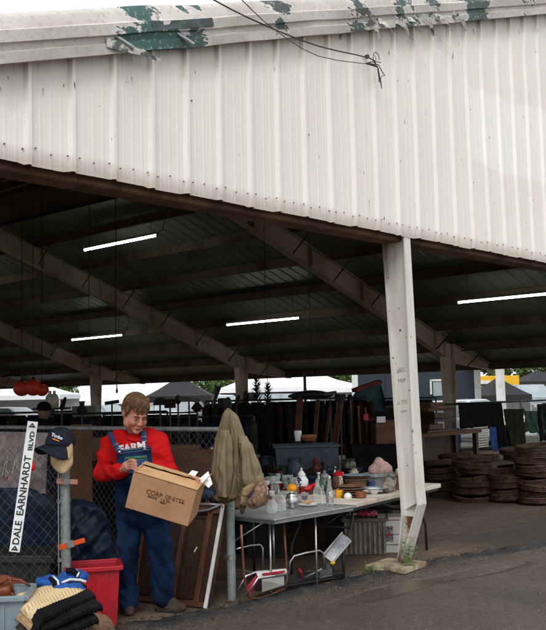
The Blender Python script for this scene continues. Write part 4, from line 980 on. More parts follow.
for k in range(5): plate(350 + (k % 2) * 1.5, 497, .004 + k * .022, .15 - .006 * k, (bt, bt2)[k % 2], 'brown wooden platter in the stack beside the red lidded crock', 'stacked wooden platters', 'platter', 'platter')
bl = mat('pale_blue_glaze', (.30, .38, .44), (.22, .28, .33), 7, rough=.25)
for k in range(3): plate(357, 489, .09 + k * .02, .15, (bt2, bt, bl)[k], 'large dinner plate in the taller pile behind the platters', 'plates piled behind the platters')
r = MB(); p = TT(357, 489); r.lathe([(.10, 0), (.10, .09)], p, 20); tag(r.build('cake_tin', bt, smooth=True, origin=p), 'round brown tin under the taller pile of plates', 'tin')
plate(376, 494, .045, .13, bl, 'pale blue serving platter resting on the bowls', None, 'platter', 'platter')
lthing('bowl', 'small cream bowl in front of the blue platter', 'bowl', 374, 494.5, [('body', [(.025, 0), (.03, .005), (.058, .04), (.062, .06), (.055, .05), (.02, .01)], MT['porcelain'])])
r = MB(); p = TT(361, 498.5); 
for k in range(3): r.lathe([(.04, .0), (.052, .02), (.05, .03)], p + V((0, 0, k * .016)), 14)
tag(r.build('wicker_dish', mat('rust_wicker', (.26, .08, .035), (.12, .04, .02), 30, rough=.8), smooth=True, origin=p), 'small rust coloured wicker dish in front of the platters', 'dish')
r = MB()
for (x, y, a, h) in ((387, 487, .055, .05), (390, 486, .055, .062), (389, 484, .05, .06)): r.ell(TT(x, y + 6) + V((0, 0, h)), (a, .05, h))
tag(blob('paper_bag', r, mat('crumpled_paper', (.30, .26, .22), (.2, .17, .14), 12, rough=.9), .009, 1, disp=fold(.012, 22, (1, 1, 1))), 'crumpled grey paper bag against the white column', 'bag')
tb = tote('plastic_tub', 'translucent grey tub with a pink cloth in it behind the plates', TT(381, 486), .30, .22, .12, mat('grey_tub', (.27, .27, .27), rough=.35, bp=0), YAW, cat='tub')
r = MB(); pc = TT(381, 486) + V((0, 0, .16))
for (dx, dz, a, h) in ((-.02, .02, .12, .08), (.05, .02, .09, .07), (-.02, .08, .06, .06)): r.ell(pc + RH * dx + V((0, 0, dz)), (a, .06, h), RJ)
tag(blob('pink_cloth', r, mat('pale_pink_cloth', (.50, .33, .29), (.4, .24, .21), 8, rough=.95), .009, 5, disp=fold(.010, 7, (1, 1, .4))), 'pale pink checked cloth bunched in the grey tub', 'cloth')
# glassware crowd at the back left
rnd = random.Random(11)
gpos = []
for k in range(17):
    x = 256 + rnd.random() * 38; y = 482 + rnd.random() * 10; h = .07 + rnd.random() * .06; rr = .022 + rnd.random() * .012
    lathe1('drinking_glass', 'clear drinking glass in the crowd of glassware behind the orange', 'glass', x, y, [(rr * .8, 0), (rr, .006), (rr * 1.1, h), (rr * .95, h), (rr * .8, .012)], gl, 'drinking glasses crowded behind the orange', seg=14)
for k, (x, y) in enumerate(((268, 494), (274, 491), (281, 492), (262, 492))):
    lathe1('red_goblet', 'dark ruby goblet near the folded napkins', 'goblet', x, y, [(.025, 0), (.006, .01), (.006, .03), (.035, .05), (.038, .085), (.03, .08)], mat('ruby_glass', (.10, .008, .02), rough=.1, bp=0), 'ruby goblets near the napkins', seg=14)
for x, y in ((266, 489), (278, 490)):
    p = TT(x, y) + V((0, 0, .055)); r = MB(); r.add([p + RH * -.07 + V((0, 0, .03)), p + RH * .06 + V((0, 0, .035)), p + RH * .01 + V((0, 0, -.035)) - FH * .02, p - RH * .03 + FH * .03], [(0, 1, 2), (0, 2, 3)])
    tag(r.build('paper_napkin', MT['porcelain'], solid=.003), 'folded white napkin propped among the ruby goblets', 'napkin', 'folded napkins among the goblets')
for k, (x, y, rr) in enumerate(((266, 484, .06), (276, 483, .055), (287, 482, .05), (296, 484, .04))):
    lathe1('serving_bowl', ('frosted white bowl at the left of the back glassware', 'frosted bowl in the middle of the back glassware', 'pale bowl directly behind the ginger jar', 'little pale bowl right of the other frosted bowls')[k], 'bowl', x, y, [(rr * .5, 0), (rr, .04), (rr * 1.05, .07), (rr * .9, .06), (rr * .3, .01)], MT['porcelain'] if k % 2 else gl)
# ------------------------------------------------------------------ under the tables
wc = tote('storage_bin', 'grey ribbed bin under the white table with a red cloth on top', G(366, 552), .44, .36, .36, mat('grey_brown_plastic', (.20, .17, .14), (.10, .085, .07), 5, rough=.6), YAW - .12, taper=.96)
wm = PM[wc.name]
for k in range(9):
    q_ = MB(); q_.box((-.20 + k * .05, -.185, .17), (.018, .012, .32)); q_.build('slat', mat('pale_slat', (.34, .30, .25), (.2, .17, .14), 9, rough=.6) if k == 0 else bpy.data.materials['pale_slat'], wc, world=False)
wb = thing('white_box', 'white picnic cooler with a printed red label under the white table', 'cooler', G(390.5, 551), YAW - .12)
r = MB(); r.box((0, 0, .17), (.24, .3, .34)); r.build('body', MT['white'], wb, world=False, bevel=.015); r = MB(); r.box((0, 0, .36), (.26, .32, .03)); r.build('lid', MT['white'], wb, world=False, bevel=.01)
r = MB(); r.box((-.01, -.153, .2), (.09, .004, .16)); r.build('label', mat('print_dark', (.12, .11, .13), (.5, .45, .42), 50, .5, .55, rough=.5), wb, world=False); r = MB(); r.box((-.02, -.157, .19), (.03, .003, .03)); r.build('label', MT['redplastic'], wb, world=False)
for k, dz in enumerate((.10, .22)):
    r = MB(); r.box((0, -.152, dz * .9), (.2, .006, .012)); r.build('groove', MT['galv'], wb, world=False)
r = MB()
pr_ = G(367, 552) + V((0, 0, .40))
for dx in (-.04, .02, .07): r.ell(pr_ + RH * dx, (.05, .05, .025))
tag(blob('red_cloth', r, mat('pink_red_cloth', (.62, .03, .08), (.7, .3, .3), 20, rough=.9), .008, 1, disp=fold(.008, 25)), 'pinkish red cloth on the bin under the white table', 'cloth')
r = MB(); r.ell(pr_ + RH * -.14, (.06, .05, .012)); tag(r.build('white_rag', MT['porcelain'], smooth='all'), 'scrap of white cloth left of the red cloth under the table', 'cloth')
# folded lawn chair
lc = thing('lawn_chair', 'folded aluminium lawn chair with white and red webbing on the ground under the grey table', 'chair', G(262, 592))
r = MB(); r.tube([P3(*q) for q in ((241, 525, 7.35), (242.5, 550, 7.4), (244, 575, 7.45), (246, 590, 7.5), (251, 598, 7.55), (258, 598.5, 7.62), (272, 594, 7.8), (284, 589, 7.95), (287, 578, 8.0), (286, 556, 8.0), (283.5, 522, 8.0))], .0095, 8); r.build('frame', mat('copper_tube', (.26, .10, .045), (.16, .065, .03), 9, rough=.4, metal=.3), lc, smooth='all')
r = MB(); r.tube([P3(*q) for q in ((289, 574, 8.0), (290, 562, 8.0), (294, 556, 8.0), (305, 553, 8.05), (319, 550.5, 8.2), (323, 553, 8.25), (324, 564, 8.25))], .0095, 8); r.build('arm', MT['chrome'], lc, smooth='all')
r = MB(); r.tube([P3(*q) for q in ((236, 549, 7.9), (250, 545.5, 8.0), (260, 544.5, 8.05), (262.5, 548, 8.05), (263, 570, 8.05))], .009, 8); r.build('arm', MT['chrome'], lc, smooth='all')
S4 = [P3(*q) for q in ((246, 577, 7.5), (285, 570, 7.9), (287, 580, 7.75), (258, 587, 7.4))]
r = MB(); r.tube([P3(*q) for q in ((238, 590, 7.5), (246, 576, 7.5), (256, 572, 7.6), (285, 569, 7.9), (288, 573, 7.9))], .010, 8); r.tube([P3(*q) for q in ((246, 596, 7.5), (258, 578, 7.45), (287, 574, 7.8))], .010, 8); r.build('seat_tube', MT['chrome'], lc, smooth='all')
def web(a, b_, c, d): r = MB(); r.add([P3(*a), P3(*b_), P3(*c), P3(*d)], [(0, 1, 2, 3)]); return r
web((256, 572, 7.6), (286, 569, 7.9), (287, 575, 7.8), (259, 579, 7.45)).build('webbing', MT['white'], lc, solid=.004)
web((262, 573.5, 7.575), (285, 570.5, 7.85), (285, 572.5, 7.82), (264, 576, 7.52)).build('webbing', MT['redplastic'], lc, solid=.004)
web((257, 574, 7.57), (260, 578, 7.46), (251, 594, 7.48), (244, 590, 7.52)).build('webbing', mat('red_webbing', (.35, .01, .03), rough=.8), lc, solid=.004)
web((262, 580, 7.46), (284, 576, 7.8), (284, 585, 7.85), (262, 592, 7.6)).build('webbing', MT['white'], lc, solid=.004)
# black steel rail
rb = thing('black_rail', 'long black steel channel lying on the dirt in front of the tables', 'rail', G(300, 590))
a, b_ = P3(254, 590, 7.72), P3(334, 577, 8.45)
r = MB(); r.bar(a, b_, .09, .012); r.bar(a + V((0, 0, .025)) + FH * .05, b_ + V((0, 0, .045)) + FH * .05, .012, .07); r.build('channel', MT['black'], rb, bevel=.003)
r = MB(); r.bar(P3(334, 574, 8.45), P3(337, 578, 8.4), .12, .09); r.build('end_plate', MT['black'], rb, bevel=.004)
r = MB(); r.tube([P3(306, 590, 8.05), P3(309, 594, 8.0)], .022, 10); r.build('foot', mat('rubber_foot', (.08, .07, .06), rough=.8), rb, smooth=True)
r = MB(); r.bar(P3(316, 577, 8.3), P3(334, 573, 8.45), .10, .02); r.bar(P3(318, 573, 8.3), P3(330, 570, 8.4), .06, .05); r.build('bracket', mat('dull_grey', (.12, .12, .12), rough=.6), rb, bevel=.003)
tl = thing('metal_tray', 'slanted grey ribbed metal panel with a yellow knob beside the black channel', 'panel', G(334, 577))
a, b_ = P3(327, 559, 8.35), P3(346, 536.5, 8.5)
r = MB(); r.bar(a, b_, .11, .02, up=-FH + V((0, 0, .6))); r.build('panel', mat('brushed_panel', (.33, .34, .35), (.22, .23, .24), 6, rough=.4, metal=.5), tl, bevel=.003)
for s_ in (-1, 1):
    r = MB(); sdv = (b_ - a).normalized().cross(-FH).normalized(); r.bar(a + sdv * .055 * s_ - FH * .01, b_ + sdv * .055 * s_ - FH * .01, .012, .035, up=-FH); r.build('flange', MT['galv'], tl)
r = MB(); r.tube([P3(326, 558, 8.4), P3(329, 574, 8.4)], .02, 8); r.build('stem', mat('dull_grey2', (.14, .14, .14), rough=.6), tl, smooth=True)
r = MB(); r.ell(P3(332.5, 563, 8.3), (.028, .022, .018)); r.build('knob', mat('yellow_plastic', (.7, .45, .02), rough=.4), tl, smooth='all')
ht = thing('hand_tool', 'small tool with red grips lying on the black channel', 'tool', P3(305, 580, 8.1))
for pts, m_ in ((((298, 568), (302, 573), (301, 578)), MT['redplastic']), (((299, 574), (308, 571), (316, 572)), MT['black']), (((304, 578), (314, 573), (322, 569)), MT['galv'])):
    r = MB(); r.tube([P3(x, y, 8.15) for x, y in pts], .011, 7); r.build('grip' if m_ == MT['redplastic'] else 'handle', m_, ht, smooth='all')
# ------------------------------------------------------------------ weeds at the foot of the column
def weed(lab, c, n, hmax, spread, sd_, grassy=False):
    rnd = random.Random(sd_); r = MB(); st = MB()
    for k in range(n):
        a = rnd.random() * 2 * PI; h = hmax * (.4 + .6 * rnd.random()); b0 = c + V((rnd.gauss(0, spread * .3), rnd.gauss(0, spread * .3), 0)); tip = b0 + V((math.cos(a) * spread * .5, math.sin(a) * spread * .5, h))
        if grassy:
            wv = V((-math.sin(a), math.cos(a), 0)) * .003; midp = b0.lerp(tip, .6) + V((0, 0, h * .12)); r.add([b0 - wv, b0 + wv, midp + wv, tip, midp - wv], [(0, 1, 2, 4), (4, 2, 3)])
        else:
            st.tube([b0, b0.lerp(tip, .5) + V((0, 0, h * .1)), tip], .0016, 4)
            for j in range(9):
                p = b0.lerp(tip, .15 + .85 * j / 8); ang = a + j * 2.4; s_ = .016 + .020 * rnd.random(); d = V((math.cos(ang), math.sin(ang), .25 * rnd.random())); e_ = V((-d.y, d.x, .1 * rnd.random()))
                r.add([p, p + d * s_ + e_ * s_ * .5, p + d * s_ * 2, p + d * s_ - e_ * s_ * .5], [(0, 1, 2, 3)])
    t = thing('weed', lab, 'weed', c); r.build('leaves', MT['leaf'], t, fixn=False)
    if not grassy: st.build('stems', MT['leaf'], t, fixn=False)
weed('leafy green weed climbing the rusted foot of the white column', V((.02, -.06, .06)), 8, .26, .07, 3)
weed('thin grass tuft in the dirt left of the column foot', G(373, 572), 26, .10, .16, 5, True)
weed('sparse grass blades behind the column base plate', G(382, 568), 18, .08, .10, 6, True)
# ================================================================== THE MAN
DM = 7.30
def m3(x, y, db=0.0): return P3(x, y, DM + db)
man = thing('person', 'man in red shirt and blue denim overalls looking down at the box he holds', 'person', G(146, 612))
RM = Matrix.Rotation(YAW, 3, 'Z')
def rows2(*r): return r
# ---- head frame
hf = (-FH * .80 + RH * .52 + V((0, 0, -.50))).normalized(); hr = hf.cross(V((0, 0, 1))).normalized(); hr = -hr if hr.dot(RH) < 0 else hr
hr = (hr + V((0, 0, -.06))).normalized(); hu = hr.cross(-hf).normalized(); hu = hu if hu.z > 0 else -hu
HC = m3(135.2, 412.8, -.05); HS = 1.13
HM = Matrix((hr, hf, hu)).transposed()
def H(x, y, z): return HC + (hr * x + hf * y + hu * z) * HS
bm_ = MB()
def he(c, r): bm_.ell(H(*c), [q * HS for q in r], HM, 24, 16)
he((0, -.015, .038), (.076, .095, .086)); he((0, .028, -.02), (.064, .066, .082)); he((0, .035, -.075), (.050, .052, .042))
for s_ in (-1, 1):
    he((s_ * .036, .066, -.038), (.030, .026, .030)); he((s_ * .050, .03, -.06), (.030, .044, .042))
    he((s_ * .079, -.008, -.005), (.010, .022, .032)); he((s_ * .011, .105, -.037), (.010, .010, .008))
bm_.cap(H(-.036, .084, .018), H(.036, .084, .018), .013, .013); bm_.cap(H(0, .092, .012), H(0, .112, -.032), .009, .0125)
he((0, .082, -.100), (.026, .020, .020)); bm_.cap(H(-.016, .092, -.070), H(.016, .092, -.070), .010, .010)
bm_.cap(H(0, -.03, -.06), m3(137, 436, .05), .064, .060); bm_.cap(m3(137, 436, .05), m3(139, 470, .04), .058, .11)
# torso, arms, legs carried under the clothes so the body is one figure
bm_.ell(m3(142, 480, .03), (.15, .10, .24), RM); bm_.ell(m3(144, 512, .02), (.15, .10, .14), RM)
ARM_R = [(m3(110, 442, .03), .038), (m3(101, 474, -.05), .034), (m3(122, 471, -.30), .030), (m3(127, 468.5, -.37), .026)]
ARM_L = [(m3(159.5, 441, .06), .038), (m3(166.5, 470, .02), .034), (m3(180, 480, -.20), .032), (m3(186, 484, -.30), .026)]
for A_ in (ARM_R, ARM_L):
    for i in range(3): bm_.cap(A_[i][0], A_[i + 1][0], A_[i][1], A_[i + 1][1])
bm_.cap(m3(137, 441, .03), ARM_R[0][0], .04, .045); bm_.cap(m3(138, 441, .05), ARM_L[0][0], .04, .045)
LEG_R = [m3(131, 520, 0), m3(127, 560, -.02), m3(129, 606, .04)]; LEG_L = [m3(156, 520, .02), m3(165, 560, -.02), m3(164, 600, .10)]
for A_ in (LEG_R, LEG_L): bm_.cap(A_[0], A_[1], .060, .042); bm_.cap(A_[1], A_[2], .042, .036)
bm_.cap(m3(144, 508, .02), LEG_R[0], .09, .06); bm_.cap(m3(144, 508, .02), LEG_L[0], .09, .06)
# ---- hand gripping the near top corner of the box
def finger(pts, r0, r1):
    n = len(pts)
    for i in range(n - 1): bm_.cap(pts[i], pts[i + 1], r0 + (r1 - r0) * i / (n - 1), r0 + (r1 - r0) * (i + 1) / (n - 1), 10)
bm_.ell(m3(126.4, 466.6, -.40), (.036, .024, .040), RM); bm_.cap(m3(123, 469.5, -.35), m3(127, 466.5, -.41), .027, .028)
for i, (l, yo) in enumerate(((1.0, -.6), (1.1, 2.1), (1.04, 4.8), (.82, 7.4))):
    k0 = m3(128.6, 461.8 + yo, -.44); k1 = m3(131.6 * 1 + .9 * l, 461.0 + yo, -.485); k2 = m3(134.6 + .6 * l, 462.6 + yo, -.495); k3 = m3(136.0 + .8 * l, 464.6 + yo, -.488)
    finger([m3(126.8, 464 + yo * .8, -.41), k0, k1, k2, k3], .0092 - .0005 * i, .0072)
finger([m3(126.5, 463.5, -.39), m3(129.5, 460.4, -.40), m3(133.0, 459.8, -.41), m3(136, 460.6, -.42)], .0125, .009)
# other hand: on the far right edge of the box
bm_.ell(m3(187.5, 481, -.30), (.036, .026, .040), RM)
for i in range(4): finger([m3(188, 478.5 + i * 2.2, -.31), m3(193, 478 + i * 2.3, -.36), m3(197.5, 480 + i * 2.3, -.42), m3(198.5, 483 + i * 2.3, -.455)], .0105, .008)
finger([m3(186, 478, -.32), m3(190, 475.8, -.36), m3(193, 477.5, -.42)], .012, .009)
body = blob('body', bm_, MT['skin'], .0045, 2, man)
# ---- face details
def small(nm, c, r, m_, par=man): q = MB(); q.ell(c, r, HM, 14, 10); return q.build(nm, m_, par, smooth='all')
eyew = mat('eye_white', (.55, .50, .47), rough=.25, bp=0); dark = mat('eye_dark', (.02, .014, .01), rough=.2, bp=0); brow = mat('eyebrow', (.16, .085, .045), rough=.8); lip = mat('lip', (.36, .10, .085), rough=.45, bp=0); shade = mat('eye_lid', (.36, .15, .105), rough=.55)
for s_ in (-1, 1):
    e_ = small('eye', H(s_ * .031, .0905, -.002), (.0135 * HS, .006, .0055 * HS), eyew)
    q = MB(); q.ell(H(s_ * .031, .0955, -.0035), (.0052, .003, .0050), HM, 10, 8); q.build('iris', dark, e_, smooth='all')
    q = MB(); q.tube([H(s_ * .016, .0945, .003), H(s_ * .030, .0985, .007), H(s_ * .047, .088, .002)], .0042, 6); q.build('eyelid', shade, e_, smooth='all')
    q = MB(); q.tube([H(s_ * .012, .100, .018), H(s_ * .030, .1005, .025), H(s_ * .052, .088, .017)], [.003, .0048, .0025], 6); q.build('eyebrow', brow, man, smooth='all')
q = MB(); q.tube([H(-.021, .0965, -.0705), H(-.008, .1035, -.068), H(0, .104, -.0695), H(.008, .1035, -.068), H(.021, .0965, -.0705)], [.0025, .0042, .004, .0042, .0025], 7); q.tube([H(-.017, .097, -.077), H(0, .1035, -.079), H(.017, .097, -.077)], [.003, .0055, .003], 7); q.build('mouth', lip, man, smooth='all')
# ---- hair: a mop with a side-swept fringe
hb_ = MB()
def hh(c, r): hb_.ell(H(*c), [q * HS for q in r], HM, 22, 14)
hh((0, -.020, .050), (.080, .094, .080)); hh((0, -.055, .015), (.077, .068, .085))
for s_ in (-1, 1): hh((s_ * .071, -.012, .035), (.016, .045, .045))
for i in range(9):
    t_ = -1 + 2 * i / 8; hb_.cap(H(.015 + t_ * .03, .03, .115), H(t_ * .070 - .012, .092 - .055 * t_ * t_, .045 - .016 * math.cos(i * 2.3)), .022, .007, 10)
for s_ in (-1, 1): hb_.cap(H(s_ * .076, .02, .05), H(s_ * .077, .024, .004), .014, .006, 8)
def hairf(p):
    q = p - HC; a = q.dot(hr) * 46; z = q.dot(hu) * 9; c = q.dot(hf) * 12
    return .0045 * (1 - 2.6 * abs(noise.noise(V((a + c * .5, z, c))))) + .003 * noise.noise(V((a * 2.4, z, c)))
hair = blob('hair', hb_, MT['hair'], .0045, 2, man, disp=hairf)
rs_ = random.Random(3); hs_ = MB()
for k in range(620):
    a1 = rs_.uniform(0, 2 * PI); front = -math.sin(a1)   # a1 in the head plane: hf component
    d1 = V((math.cos(a1), math.sin(a1), rs_.uniform(-.15, .35) if math.sin(a1) > .3 else rs_.uniform(-.9, .2))).normalized(); d0 = V((.15 + rs_.gauss(0, .12), -.15 + rs_.gauss(0, .15), 1)).normalized()
    t1 = rs_.uniform(.65, 1.0); pts = []; j_ = rs_.uniform(.985, 1.075); ph = rs_.uniform(0, 6)
    for i in range(7):
        t_ = i / 6 * t1; d = (d0 * (1 - t_) + d1 * t_); d += V((.10 * math.sin(t_ * 4 + ph) * t_, 0, 0)); d.normalize()
        pts.append(H(d.x * .084 * j_, -.012 + d.y * .102 * j_, .046 + d.z * .088 * j_))
    hs_.tube(pts, [.0016, .0019, .0019, .0018, .0016, .0012, .0006], 4, False)
hs_.build('strands', mat('hair_strands', (.24, .115, .05), (.09, .042, .019), 60, .4, .6, rough=.5, bp=0, spec=.5), hair, smooth='all', fixn=False)
# ---- shirt
sh = MB()
sh.ell(m3(137, 452, .02), (.200, .135, .16), RM); sh.ell(m3(139, 472, .0), (.205, .16, .17), RM); sh.ell(m3(143, 492, .0), (.205, .165, .16), RM)
sh.cap(m3(120, 437, .03), m3(107, 442, .02), .064, .064); sh.cap(m3(148, 435.5, .06), m3(159, 441, .06), .064, .064)
sh.cap(m3(127, 438, .03), m3(147, 437, .05), .048, .050)
for A_, rs in ((ARM_R, (.074, .070, .048)), (ARM_L, (.072, .068, .050))):
    sh.cap(A_[0][0], A_[1][0], rs[0], rs[1]); sh.cap(A_[1][0], A_[2][0], rs[1] * .97, rs[2])
sh.cap(m3(118.5, 470.5, -.26), m3(123, 470, -.31), .050, .044)
def sf_(p):
    q = V((p.dot(RH) * 5, p.dot(FH) * 5, p.z * 5)); n_ = noise.noise(q); n2 = noise.noise(V((q.x * .8 + q.z * 1.1, q.y * .8, q.z * .45 - q.x * .2)) * 1.5)
    n3 = noise.noise(V((q.x * 1.5 - q.z * 2.2, q.y * 2, q.z * 1.2 + 5)) * 1.7); return .012 * (1 - 3.2 * abs(n2)) + .004 * (1 - 3 * abs(n3)) + .004 * n_ - .003
shirt = blob('shirt', sh, MT['red'], .009, 4, man, disp=sf_)
q = MB(); n_ = 20; ring = []
nc = m3(136.5, 437.0, -.015); 
for k in range(n_ + 1):
    a = 2 * PI * k / n_; ring.append(nc + RH * .080 * math.cos(a) + FH * .076 * math.sin(a) + V((0, 0, .022 * math.sin(a) - .004 - .01 * math.cos(a))))
q.tube(ring, .0095, 8, False); q.build('collar', MT['red'], shirt, smooth='all')
# ---- overalls: waist, legs
ov = MB()
ov.ell(m3(144, 496, .0), (.232, .19, .18), RM); ov.ell(m3(144, 512, .015), (.215, .165, .13), RM); ov.ell(m3(142, 483, -.015), (.205, .182, .09), RM)
for (a_, b_, ra, rb) in ((m3(130.5, 515, .02), m3(127, 558, -.02), .104, .078), (m3(127, 558, -.02), m3(128.5, 603, .03), .076, .068), (m3(154, 515, .03), m3(161, 556, -.03), .112, .088), (m3(161, 556, -.03), m3(162.5, 596, .08), .086, .078)): ov.cap(a_, b_, ra, rb)
def of_(p):
    x = p.dot(RH) * 9; y = p.dot(FH) * 9; z = p.z
    low = max(0, 1 - z / .9)
    return .016 * (1 - 3.0 * abs(noise.noise(V((x * .55, y * .55, z * 7 + x * .6))))) * (.45 + low) + .008 * (1 - 3 * abs(noise.noise(V((x * 1.3 + z * 3, y, z * 4))))) + .006 * noise.noise(V((x, y, z * 3)))
overalls = blob('overalls', ov, MT['denim'], .0095, 3, man, disp=of_)
# side seams and hems
for pts in (((166.5, 525, .0), (170.5, 560, -.02), (170, 592, .08)),):
    q = MB(); q.tube([m3(*p) for p in pts], .004, 6); q.build('seam', MT['denim_light'], overalls, smooth='all')
# bib
def bibp(a, b_, o=0):   # a across 0..1, b_ down 0..1
    xl = 117.5 - 1.5 * b_; xr = 150.5 + 4 * b_; x = xl + (xr - xl) * a; y = (450.5 + (446 - 450.5) * a) * (1 - b_) + 484 * b_
    k = (a - .45) * 2
    return m3(x, y, -.185 + .055 * k * k - .03 * b_ - o + .004 * noise.noise(V((a * 5, b_ * 5, 1))))
q = MB(); q.grid(bibp, 20, 16); bib = q.build('bib', MT['denim'], man, solid=.01, smooth='all')
def bline(p0, p1, r_, m_, nm='stitching', o=.009, n=8):
    q = MB(); q.tube([bibp(p0[0] + (p1[0] - p0[0]) * k / n, p0[1] + (p1[1] - p0[1]) * k / n, o) for k in range(n + 1)], r_, 6); q.build(nm, m_, bib, smooth='all')
st = mat('pale_stitching', (.20, .30, .40), rough=.9, bp=0)
bline((.02, .03), (.98, .03), .0022, st); bline((.02, .09), (.98, .09), .0018, st)
q = MB(); q.grid(lambda a, b_: bibp(.24 + .62 * a, .22 + .5 * b_, .010), 10, 8); pk = q.build('pocket', MT['denim_light'], bib, solid=.005, smooth='all')
q = MB(); q.grid(lambda a, b_: bibp(.26 + .58 * a, .235 + .07 * b_, .016), 10, 2); q.build('label', mat('green_label', (.04, .16, .06), (.02, .10, .05), 60, rough=.8), bib, solid=.002, smooth='all')
for p0, p1 in (((.24, .22), (.24, .7)), ((.86, .22), (.86, .7)), ((.24, .33), (.86, .33))): bline(p0, p1, .0018, st, o=.0135)
# straps with buckles
def strap(pts, w_):
    q = MB(); 
    P_ = []
    for k in range(len(pts) - 1):
        for t_ in range(6): P_.append(V(pts[k]).lerp(V(pts[k + 1]), t_ / 6))
    P_.append(V(pts[-1])); vs = []
    for i, p in enumerate(P_):
        d = (P_[min(i + 1, len(P_) - 1)] - P_[max(i - 1, 0)]); d = V((d.x, d.y, 0)).normalized(); nrm = V((-d.y, d.x, 0))
        for s_ in (-1, 0, 1): vs.append(m3(p.x + nrm.x * w_ * s_, p.y + nrm.y * w_ * s_, p.z - (.004 if s_ == 0 else 0)))
    q.add(vs, [(3 * i + j, 3 * i + j + 1, 3 * i + j + 4, 3 * i + j + 3) for i in range(len(P_) - 1) for j in range(2)])
    o = q.build('strap', MT['denim_light'], man, solid=.006, smooth='all'); return o
s1 = strap([(109.5, 433.5, .04), (109.8, 433.2, -.03), (111.5, 437.5, -.095), (114.5, 444, -.14), (119.5, 452, -.185)], 2.5)
s2 = strap([(143.0, 431.0, .06), (143.2, 431.5, -.02), (143.8, 437, -.10), (144.2, 447, -.165)], 2.7)
bk = MT['silver']
for so_, pts in ((s1, ((112.5, 446.5, -.17), (118.2, 443.2, -.17))), (s1, ((115, 450.5, -.19), (121.5, 447.2, -.19))), (s2, ((141, 441.5, -.142), (146.8, 441.2, -.142))), (s2, ((141, 437.0, -.118), (146.8, 436.7, -.118)))):
    q = MB(); q.tube([m3(*p) for p in pts], .0035, 6); q.build('buckle', bk, so_, smooth='all')
for a_ in ((119.5, 452, -.2), (144.3, 447.2, -.185)): q = MB(); q.ell(m3(*a_), (.011, .006, .011), RM); q.build('button', bk, bib, smooth='all')
text('lettering', 'FARM', .082, m3(119.6, 453.4, -.165), m3(148, 441.5, -.165) - m3(119.6, 446.5, -.165), V((0, 0, 1)), mat('shirt_print', (.75, .72, .72), rough=.8, bp=0), shirt, ext=.004, bold=.004, sx=1.0)
# ---- boots
MT['boot'] = mat('muddy_boot', (.045, .03, .022), (.10, .07, .05), 12, rough=.85, bs=60)
for (heel, ball, toe, ank) in ((m3(127.5, 612.5, .06), m3(129, 615.5, -.02), m3(129.5, 617, -.07), m3(128, 605, .05)), (m3(159, 607, .08), m3(174, 607.5, .04), m3(182, 608.5, .02), m3(161, 598, .10))):
    z0 = min(G(128, 617).z, 0); bt_ = MB()
    def lift(p, h): q_ = p.copy(); q_.z = h; return q_
    hz, bz_, tz_ = lift(heel, .045), lift(ball, .045), lift(toe, .036)
    bt_.cap(hz, bz_, .042, .048); bt_.cap(bz_, tz_, .048, .034); bt_.cap(lift(heel, .05), lift(ank, .13), .042, .052); bt_.cap(lift(ank, .10), lift(ball, .06), .05, .045)
    bo = blob('boot', bt_, MT['boot'], .008, 3, man, disp=fold(.003, 25))
    q = MB(); q.bar(lift(heel, .010) , lift(ball, .010), .082, .022); q.bar(lift(ball, .010), lift(toe, .010), .078, .022); q.build('sole', MT['black'], bo, bevel=.006)
# ================================================================== THE CARDBOARD BOX
bx = thing('cardboard_box', 'brown printed cardboard box the man holds tilted, its top flaps loose', 'box', m3(160, 500, -.3))
FTL, FTR, FBL = P3(134, 471, 6.80), P3(197, 490, 6.74), P3(123, 508, 6.80)
ex = (FTR - FTL); W_ = ex.length; ex.normalize(); ez = (FTL - FBL); ez = (ez - ex * ez.dot(ex)); Hh = ez.length; ez.normalize(); ey = ez.cross(ex); ey = ey if ey.dot(FH) > 0 else -ey
# lean the box so that its top shows
ez = (ez - ey * .12).normalized(); ey = (ey - ez * ey.dot(ez)).normalized(); Dp = .30
def bxp(x, y, z): return FTL + ex * x * W_ + ey * y * Dp + ez * (z - 1) * Hh
bxR = Matrix((ex, ey, ez)).transposed()
def pan(nm, c, size, m_=MT['cardboard'], bev=.0015):
    q = MB(); q.box(c, size, bxR); return q.build(nm, m_, bx, bevel=bev)
front = pan('front_panel', bxp(.5, 0, .5), (W_, .004, Hh)); pan('back_panel', bxp(.5, 1, .5), (W_ - .012, .004, Hh - .002)); pan('side_panel', bxp(0, .5, .5) + ex * .002, (.004, Dp - .006, Hh - .002)); pan('side_panel', bxp(1, .5, .5) - ex * .002, (.004, Dp - .006, Hh - .002)); pan('bottom_panel', bxp(.5, .5, 0), (W_ - .012, Dp - .008, .004))
def flap(nm, pts, m_=MT['cardboard_light'], jag=0):
    q = MB(); a, b_, c, d = pts
    q.grid(lambda s, t: (a.lerp(b_, s)).lerp(d.lerp(c, s), t) + ez * .004 * noise.noise(V((s * 4, t * 4, len(nm)))) + (d - a).normalized() * (jag * noise.noise(V((s * 9, 1, 2))) * t), 24, 6)
    return q.build(nm, m_, bx, solid=.004)
flap('top_flap', (bxp(0, .0, 1.0), bxp(1, .0, 1.0), bxp(1.0, .50, 1.06), bxp(.0, .52, 1.02)))
flap('top_flap', (bxp(0, 1, 1.0), bxp(1, 1, 1.0), bxp(.98, .48, 1.12), bxp(.02, .50, 1.08)), jag=.02)
flap('side_flap', (bxp(1, .05, 1.0), bxp(1, .95, 1.0), bxp(1.07, .9, 1.22), bxp(1.05, .1, 1.20)), jag=.03)
flap('side_flap', (bxp(0, .3, 1.0), bxp(0, .95, 1.0), bxp(.05, .9, 1.05), bxp(.05, .35, 1.05)))
